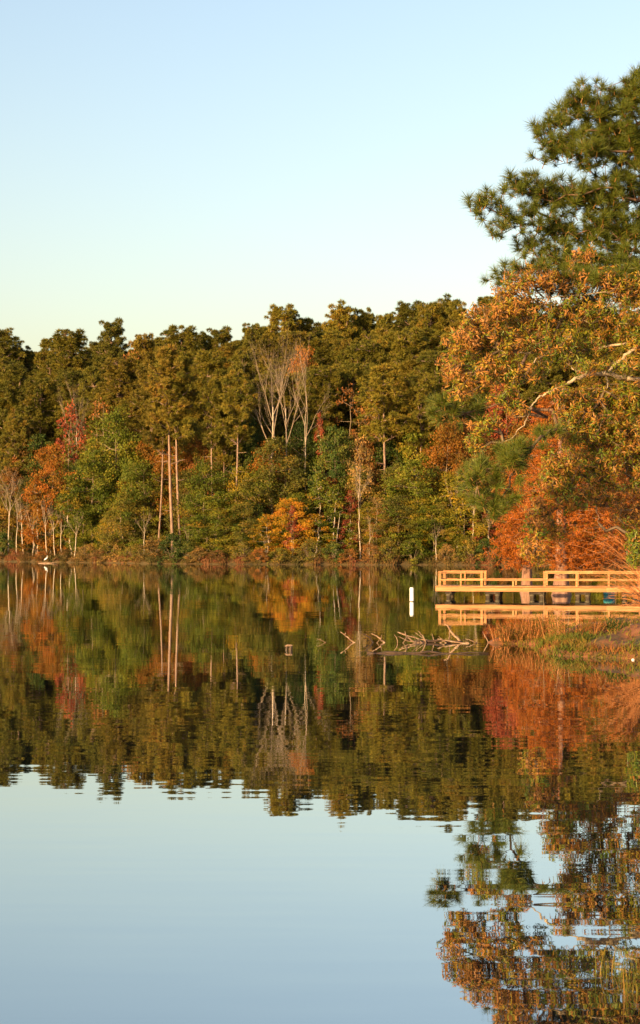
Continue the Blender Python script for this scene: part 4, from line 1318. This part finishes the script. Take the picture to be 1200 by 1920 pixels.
# teal drum floating behind the dock
p = P(1142, 1119.5, 84.5)
e = empty('drum', (p.x, 84.5, 0))
def drum(mm):
    tube(mm, [(0, 0, -0.3), (0, 0, 0.10), (0, 0, 0.12), (0, 0, 0.30), (0, 0, 0.32), (0, 0, 0.36)], [0.29, 0.29, 0.31, 0.31, 0.29, 0.29], 18)
part('body', drum, M['teal'], e)
def lid(mm):
    tube(mm, [(0, 0, 0.36), (0, 0, 0.40), (0, 0, 0.405)], [0.30, 0.30, 0.25], 18)
part('lid', lid, M['pile'], e)
tag(e, 'teal plastic drum floating in the shade under the dock', 'drum')

# ------------------------------------------------------------------ white marker post
p = P(772, 1128, waterY(1128))
e = empty('marker_post', (p.x, p.y, 0))
def shaft(mm):
    tube(mm, [(0, 0, -0.5), (0, 0, 0.10), (0, 0, 0.62), (0, 0, 0.685), (0, 0, 0.705)], [0.098, 0.098, 0.098, 0.088, 0.05], 20)
part('shaft', shaft, M['white'], e)
def band(mm):
    tube(mm, [(0, 0, -0.04), (0, 0, 0.035)], 0.104, 20)
part('waterline_band', band, M['dark'], e)
def capring(mm):
    tube(mm, [(0, 0, 0.60), (0, 0, 0.63)], 0.103, 20)
part('cap_ring', capring, M['white'], e)
tag(e, 'white plastic marker post standing in the water left of the dock', 'marker post')

# ------------------------------------------------------------------ driftwood: dead limbs sticking out of the water
def stick(pix, Y0, rad, label, mat='driftwood', twigs=(), name='dead_branch', cat='branch', depth=0.0, group='dead branches in the water'):
    """pix: photo pixels from the foot at the water to the tip"""
    pts_ = [P(a, b, Y0 + depth * i) for i, (a, b) in enumerate(pix)]
    root = Vector((pts_[0].x, Y0, 0))
    q = [np.array(v - root) for v in pts_]
    d0 = q[1] - q[0]
    q = [q[0] - d0 / max(np.linalg.norm(d0), .01) * 0.25] + q if abs(d0[2]) > 0.05 else q
    # finer, slightly crooked
    rr = np.random.default_rng(int(pix[0][0] * 13) + len(pix))
    fine, m = [], 4
    for i in range(len(q) - 1):
        for k in range(m):
            fine.append(q[i] + (q[i + 1] - q[i]) * k / m + rr.normal(size=3) * rad * 0.35)
    fine.append(q[-1])
    m_ = MB()
    tube(m_, fine, np.interp(np.linspace(0, 1, len(fine)), [0, 0.7, 1], [rad * 0.85, rad * 0.6, rad * 0.25]) * (1 + 0.12 * rr.normal(size=len(fine))), 8)
    o = link(name, m_.mesh(name, smooth=True), M[mat])
    o.location = root
    for t0, (ax_, ay_) in twigs:
        b0 = q[0] + (q[-1] - q[0]) * t0
        tip = np.array(P(ax_, ay_, Y0 - 0.1) - root)
        m2 = MB()
        tube(m2, [b0, b0 + (tip - b0) * 0.5 + rr.normal(size=3) * 0.015, tip], [rad * 0.5, rad * 0.38, rad * 0.15], 6)
        link('twig', m2.mesh('twig', smooth=True), M[mat], o)
    tag(o, label, cat, group)
    return o


YS = waterY(1204.5)
stick([(612, 1206), (601, 1200), (594, 1198)], YS, .012, 'single thin twig, leftmost of the dead branches')
stick([(665, 1206), (652, 1195), (638, 1185)], YS, .028, 'straight pale branch leaning left, second clump from the left', twigs=[(0.35, (652, 1206)), (0.8, (648, 1186))])
stick([(699, 1205), (694, 1196), (677, 1186)], YS, .026, 'dark crooked branch between two pale leaning ones', 'wet_log', twigs=[(0.55, (681, 1197))])
stick([(720, 1205), (710, 1195), (696, 1188)], YS, .032, 'pale leaning branch just right of the dark crooked one', twigs=[(0.5, (716, 1190))])
stick([(746, 1205), (744, 1196), (739, 1190)], YS, .016, 'short thin twig left of the big tangle')
stick([(778, 1205), (765, 1194), (745, 1185)], YS, .036, 'thick pale branch at the left of the tangle', twigs=[(0.4, (746, 1193)), (0.6, (759, 1183))])
stick([(806, 1203), (785, 1198), (748, 1187)], YS + .5, .03, 'long low branch lying across the tangle', twigs=[(0.3, (778, 1186))])
stick([(800, 1205), (794, 1196), (784, 1183)], YS - .1, .028, 'upright pale branch in the middle of the tangle')
stick([(780, 1206), (779, 1196), (779, 1188)], YS - .3, .02, 'short dark upright stub in the tangle', 'wet_log')
stick([(815, 1204), (812, 1196), (810, 1188)], YS, .018, 'thin upright twig right of the tangle')
stick([(862, 1203), (850, 1188), (832, 1170)], YS + .2, .055, 'thickest grey branch, rising highest above the water')
stick([(842, 1203), (843, 1190), (844, 1174)], YS + .3, .022, 'thin upright branch crossing the thickest one')
stick([(868, 1206), (840, 1202), (820, 1198)], YS - .4, .03, 'low branch lying under the thickest grey one')
for foot, tip, rad_, lab_ in [((790, 1204), (772, 1190), .016, 'thin curved twig behind the upright branch of the tangle'), ((835, 1204), (822, 1193), .018, 'short pale twig left of the thickest grey branch'),
                              ((756, 1205), (762, 1192), .014, 'thin twig leaning right at the left end of the tangle'), ((824, 1206), (838, 1196), .016, 'short twig leaning right under the thickest grey branch'),
                              ((706, 1206), (712, 1197), .012, 'tiny twig at the foot of the pale leaning branch'), ((880, 1207), (868, 1199), .014, 'tiny twig between the thickest branch and the red weeds'),
                              ((800, 1206), (760, 1201), .02, 'low twig lying almost flat on the water in the tangle')]:
    stick([foot, ((foot[0] + tip[0]) / 2 + 1, (foot[1] + tip[1]) / 2 + 0.6), tip], YS - .15, rad_, lab_)
stick([(897, 1207), (886, 1202), (872, 1197)], YS - .2, .024, 'low pale branch right of the thickest one', twigs=[(0.5, (890, 1204))])
stick([(916, 1205), (911, 1196), (905, 1184)], YS, .024, 'leaning branch left of the red weeds')
stick([(939, 1205), (930, 1196), (921, 1190)], YS, .026, 'pale leaning branch against the red weeds')
stick([(775, 1204.5), (810, 1203), (868, 1203)], YS, .055, 'dark log floating beneath the tangle of dead branches', 'wet_log', name='floating_log', cat='log', group='logs in the water')
yl = waterY(1224.5)
stick([(688, 1224), (760, 1223.5), (850, 1224.3), (916, 1224.8)], yl, .045, 'long dark log barely above the water in front of the tangle', 'wet_log', name='floating_log', cat='log', depth=-.08, group='logs in the water')
# the little stump with two prongs
yl = waterY(1218.5)
p = P(541, 1218.5, yl)
e = empty('stump', (p.x, p.y, 0))
def body(mm):
    tube(mm, [(0.05, 0, -0.3), (0.05, 0, 0.05), (0.07, 0, 0.12)], [0.055, 0.05, 0.04], 9)
    tube(mm, [(-0.06, 0.02, -0.3), (-0.05, 0.02, 0.03), (-0.04, 0, 0.10)], [0.035, 0.035, 0.025], 8)
part('prongs', body, M['wet_log'], e)
def crossb(mm):
    tube(mm, [(-0.09, -0.02, 0.10), (-0.02, 0, 0.125), (0.10, 0, 0.115)], [0.018, 0.03, 0.022], 8)
part('broken_top', crossb, M['driftwood'], e)
tag(e, 'small forked stump with pale broken top, alone in the open water', 'stump')

# ------------------------------------------------------------------ plants, stone and grass on the near bank
def weed(px, Y, wpx, hpx, mat, label, seed, n=500, name='weed_clump'):
    r_ = np.random.default_rng(seed)
    s = Y / FPX
    x = (px - 600) / FPX * Y
    z0 = float(bankz(np.array([x]), np.array([Y]))[0])
    e_ = empty(name, (x, Y, max(z0, 0) - 0.03))
    st, lf = MB(), MB()
    m = 42
    foot = np.stack([r_.normal(0, 0.3, m) * wpx * s, r_.normal(0, 0.22, m), np.zeros(m)], axis=1)
    tip = foot * np.array([1.25, 1.3, 1]) + np.stack([r_.normal(0, 0.1, m), r_.normal(0, 0.1, m), 0.85 * hpx * s * r_.uniform(0.4, 1.08, m)], axis=1)
    mid = (foot + tip) / 2 + r_.normal(size=(m, 3)) * 0.03
    edges(st, foot, mid, 0.007, 0.005, 3)
    edges(st, mid, tip, 0.005, 0.002, 3)
    k = r_.integers(0, m, n)
    t = r_.uniform(0.15, 1, (n, 1))
    C = foot[k] * (1 - t) + tip[k] * t + r_.normal(size=(n, 3)) * 0.055
    C[:, 2] = np.maximum(C[:, 2], 0.02)
    leaf_quads(lf, C, r_.uniform(0.035, 0.075, n), 0.028, np.clip(0.5 + 0.2 * np.sin(k * 1.7) + r_.normal(0, 0.15, n), 0, 1), r_)
    tag(link('stems', st.mesh('stems'), M['bark_red'], e_), kind='stuff')
    o = link('leaves', lf.mesh('leaves'), mat, e_)
    tag(e_, label, 'weeds', 'weeds on the near bank')


for i, (px, Y, wpx, hpx, mt, label) in enumerate([
    (945, 44.1, 36, 38, 'red_weed', 'low tan and red weeds at the tip of the bank'),
    (972, 44.2, 40, 46, 'red_weed', 'rusty weeds second from the tip of the bank'),
    (1000, 44.1, 40, 50, 'red_weed', 'tall rusty weeds in the middle of the bank tip'),
    (1022, 44.0, 30, 52, 'red_weed', 'reddest weed clump beside the green grass'),
    (1048, 42.4, 30, 66, 'grass', 'tall straw stalks where red weeds meet green grass'),
    (1105, 41.3, 40, 40, 'red_weed', 'dry rusty weeds on top of the grassy bank'),
    (1150, 41.2, 34, 30, 'deep_green', 'dark green weed beside the bare clay'),
]):
    weed(px, Y, wpx, hpx, M[mt], label, 300 + i, 900)

mb = MB()
n = 15000
gx = rng.uniform(5.2, 9.5, n)
gy = rng.uniform(37.6, 45.8, n)
n2 = 16000                             # the rest of the bank, thinner
n, gx, gy = n + n2, np.concatenate([gx, rng.uniform(2, 22, n2)]), np.concatenate([gy, rng.uniform(4, 60, n2)])
sd = signed(gx, gy)
clay = (sd > 0.5) & (gx > 6.9 + 0.25 * np.sin(gy * 3.0))
far_part = np.arange(n) >= n - n2
clay = clay & ~far_part
keep = (sd > -0.03) & (~clay | (rng.uniform(size=n) < 0.10)) & (~far_part | (gx > 0.215 * gy))
gx, gy, sd = gx[keep], gy[keep], sd[keep]
m = len(gx)
pch = 0.42 + 0.26 * np.sin(gx * 2.3 + 1) * np.sin(gy * 1.9) + 0.2 * np.sin(gx * 5.1 + gy * 3.3)
hg = rng.uniform(0.10, 0.30, m) * np.interp(pch, [0, 1], [1.2, 0.9]) * np.interp(sd, [0, 0.3, 3], [0.55, 1, 0.7])
C = np.stack([gx, gy, np.maximum(bankz(gx, gy), 0) - 0.02], axis=1)
dirs = nrm(np.stack([rng.normal(0, 0.4, m), rng.normal(-0.1, 0.4, m), np.ones(m)], axis=1))
midp = C + dirs * hg[:, None] * 0.55
tipd = nrm(dirs + np.stack([rng.normal(0, 0.6, m), rng.normal(0, 0.6, m), -0.35 * np.ones(m)], axis=1))
tn = np.clip(pch + rng.normal(0, 0.2, m), 0, 1)
S = nrm(np.cross(dirs, rand_dirs(m)))
wd = rng.uniform(0.008, 0.018, m)[:, None]
V = np.stack([C - S * wd, C + S * wd, midp + S * wd * 0.8, midp - S * wd * 0.8, midp + tipd * hg[:, None] * 0.5], axis=1)
b = (np.arange(m) * 5)[:, None]
mb.add(V.reshape(-1, 3), np.concatenate([b + np.array([[0, 1, 2]]), b + np.array([[0, 2, 3]]), b + np.array([[3, 2, 4]])], axis=1).reshape(-1, 3), np.repeat(tn, 3))
tag(link('bank_grass', mb.mesh('bank_grass'), M['grass']), 'green and straw coloured grass on the near bank', 'grass', kind='stuff')

# single tall stalks rising over the bank
for px, py0, py1, lean, label in [(1016, 1205, 1085, 4, 'tall dry stalk rising before the dock, left one'), (1047, 1200, 1125, -6, 'tall dry stalk in the middle of the grassy bank'),
                                  (1141, 1172, 1140, -12, 'short dry stalk forking above the clay'), (1060, 1200, 1140, 8, 'bent dry stalk over the green grass')]:
    Yk = 42.2 if px > 1030 else 43.9
    a, b_ = P(px, py0, Yk), P(px + lean, py1, Yk)
    a.z = max(float(bankz(np.array([a.x]), np.array([Yk]))[0]), 0) - 0.02
    m_ = MB()
    v = b_ - a
    tube(m_, [(0, 0, 0), v * 0.5 + Vector((0.02, 0, 0)), v], [0.008, 0.006, 0.003], 5)
    for q in (0.55, 0.7, 0.82, 0.92):
        s_ = random.choice((-1, 1))
        edges(m_, [v * q], [v * q + Vector((0.08 * s_, 0.02, 0.09))], 0.004, 0.002, 3)
    o = link('dry_stalk', m_.mesh('dry_stalk'), M['bark_grey'])
    o.location = a
    tag(o, label, 'stalk', 'dry stalks on the near bank')

# pale stone
def stone(px, py, Y, s, label, seed):
    r_ = np.random.default_rng(seed)
    nu, nv = 12, 7
    V = []
    for j in range(nv):
        th = math.pi * j / (nv - 1)
        for i in range(nu):
            ph = 2 * math.pi * i / nu
            k = 1 + r_.normal() * 0.07
            V.append([math.sin(th) * math.cos(ph) * k, math.sin(th) * math.sin(ph) * k * 0.8, math.cos(th) * 0.6 * k])
    F = [[j * nu + i, (j + 1) * nu + i, (j + 1) * nu + (i + 1) % nu, j * nu + (i + 1) % nu] for j in range(nv - 1) for i in range(nu)]
    m_ = MB()
    m_.add(np.array(V) * s, F)
    o = link('stone', m_.mesh('stone', smooth=True), M['stone'])
    p_ = P(px, py, Y)
    z = max(float(bankz(np.array([p_.x]), np.array([Y]))[0]), 0)
    o.location = (p_.x, Y, z + s * 0.3)
    tag(o, label, 'stone', 'pale stones on the near bank')


stone(1185, 1170, 42.4, 0.075, 'pale stone on the top of the clay bank', 1)
stone(1187, 1239, 37.75, 0.04, 'small white stone at the waterline below the clay bank', 2)

# arching bare shrubs reaching over the dock's right end
def arching(px, py, Y, fans, label, seed):
    r_ = np.random.default_rng(seed)
    root = P(px, py, Y)
    root.z = max(float(bankz(np.array([root.x]), np.array([Y]))[0]), 0) - 0.05
    e_ = empty('bare_shrub', root)
    for (tx, ty, n, sp) in fans:
        for k in range(n):
            m_ = MB()
            tip = np.array(P(tx + r_.normal() * sp, ty + r_.normal() * sp * 0.7, Y + r_.normal() * 0.4) - root)
            ctl = np.array([tip[0] * 0.35, tip[1] * 0.4, tip[2] * 0.75 + 0.25 + 0.1 * r_.uniform()])
            foot = np.array([r_.normal() * 0.12, r_.normal() * 0.12, 0])
            t = np.linspace(0, 1, 9)[:, None]
            q = foot * (1 - t) ** 2 + 2 * ctl * t * (1 - t) + tip * t ** 2
            tube(m_, q, np.linspace(0.011, 0.003, 9), 4)
            for u in (4, 5, 6, 7):
                d_ = nrm(q[u + 1] - q[u]) + r_.normal(size=3) * 0.5
                edges(m_, [q[u]], [q[u] + nrm(d_) * r_.uniform(0.1, 0.3)], 0.004, 0.002, 3)
            link('stem', m_.mesh('stem'), M['bark_red'], e_)
    tag(e_, label, 'shrub', 'bare shrubs at the right edge')


arching(1236, 1140, 47.0, [(1120, 1078, 10, 14), (1150, 1060, 10, 16), (1140, 1100, 8, 10)], 'bare reddish shrub arching across the right end of the dock', 21)
arching(1240, 1160, 46.0, [(1150, 1118, 9, 10), (1165, 1140, 7, 8), (1180, 1090, 7, 12)], 'low fan of bare orange twigs under the arching shrub, right edge', 22)
arching(1245, 1120, 49.0, [(1100, 1010, 8, 20), (1130, 980, 8, 20), (1160, 1030, 8, 16)], 'taller bare shrub with pale twigs before the orange cypress', 23)

# foreground tuft at the lower right
def grass_tuft(px, py, Y, n, hpx, spread, label, seed):
    r_ = np.random.default_rng(seed)
    p_ = P(px, py, Y)
    s = Y / FPX
    z = max(float(bankz(np.array([p_.x]), np.array([Y]))[0]), 0)
    e_ = empty('grass_tuft', (p_.x, Y, z - 0.02))
    m_ = MB()
    for k in range(n):
        f = np.array([r_.normal() * spread * s * 0.5, r_.normal() * 0.08, 0])
        h = hpx * s * r_.uniform(0.35, 1.1)
        az = r_.uniform(0, 6.28)
        b_ = np.array([math.cos(az), math.sin(az), 0]) * h * r_.uniform(0.15, 0.75)
        t = np.linspace(0, 1, 6)[:, None]
        q = f + b_ * t ** 2 + np.array([0, 0, 1]) * h * (t - 0.25 * t ** 3)
        w_ = np.linspace(0.0035, 0.0007, 6)[:, None]
        sd_ = nrm(np.cross(np.array([0, 0, 1.0]), b_ + 1e-4))
        V_ = np.concatenate([q - sd_ * w_, q + sd_ * w_])
        m_.add(V_, [[i, i + 1, 7 + i, 6 + i] for i in range(5)], float(np.clip(r_.normal(0.45, 0.25), 0, 1)))
    tag(link('blades', m_.mesh('blades'), M['grass'], e_), kind='stuff')
    tag(e_, label, 'grass tuft', 'grass tufts at the near water')


grass_tuft(1166, 1795, 10.2, 50, 80, 80, 'yellow green grass tuft in the dark water at the lower right', 41)
grass_tuft(1192, 1840, 9.8, 30, 80, 40, 'sparser straw tuft at the right edge below the yellow green one', 42)

# ------------------------------------------------------------------ the egret at the far left shore
yb = waterY(1056.5)
p = P(87, 1056.5, yb)
lg = MB()
tube(lg, [(-1.2, 0, 0.02), (-0.4, 0.05, 0.07), (0.5, 0.0, 0.06), (1.5, -0.1, 0.10)], [0.04, 0.08, 0.08, 0.03], 8)
edges(lg, [[0.9, 0, 0.08], [1.2, 0, 0.08]], [[1.15, 0, 0.5], [1.7, 0.1, 0.28]], 0.025, 0.01, 5)
o = link('floating_log', lg.mesh('floating_log', smooth=True), M['driftwood'])
o.location = (p.x, yb, 0)
tag(o, 'low pale log at the far left shore with a white bird on it', 'log', 'logs in the water')
e = empty('egret', (p.x, yb, 0.14), R(8))
def eb(mm):
    path = [(-0.34, 0, 0.40), (-0.24, 0, 0.46), (-0.10, 0, 0.55), (0.02, 0, 0.64), (0.10, 0, 0.72), (0.13, 0, 0.80), (0.09, 0, 0.88), (0.09, 0, 0.95), (0.13, 0, 0.99), (0.17, 0, 1.0), (0.21, 0, 0.99)]
    tube(mm, path, [0.02, 0.075, 0.125, 0.115, 0.07, 0.042, 0.034, 0.032, 0.042, 0.04, 0.022], 12)
part('body', eb, M['feather'], e)
part('beak', lambda mm: tube(mm, [(0.205, 0, 0.99), (0.34, 0, 0.965)], [0.018, 0.003], 6), M['beak'], e)
for sy in (-0.05, 0.05):
    part('leg', lambda mm: tube(mm, [(-0.06, sy, 0.48), (-0.03, sy, 0.24), (-0.05, sy, -0.02), (0.04, sy, -0.03)], [0.022, 0.013, 0.011, 0.008], 6), M['bird_leg'], e)
for sy in (-0.085, 0.085):
    part('wing', lambda mm: tube(mm, [(0.05, sy * .7, 0.66), (-0.08, sy, 0.56), (-0.25, sy * .7, 0.44), (-0.36, sy * .3, 0.37)], [0.03, 0.06, 0.045, 0.01], 8), M['feather'], e)
tag(e, 'white egret standing on a log at the far left shore', 'bird')
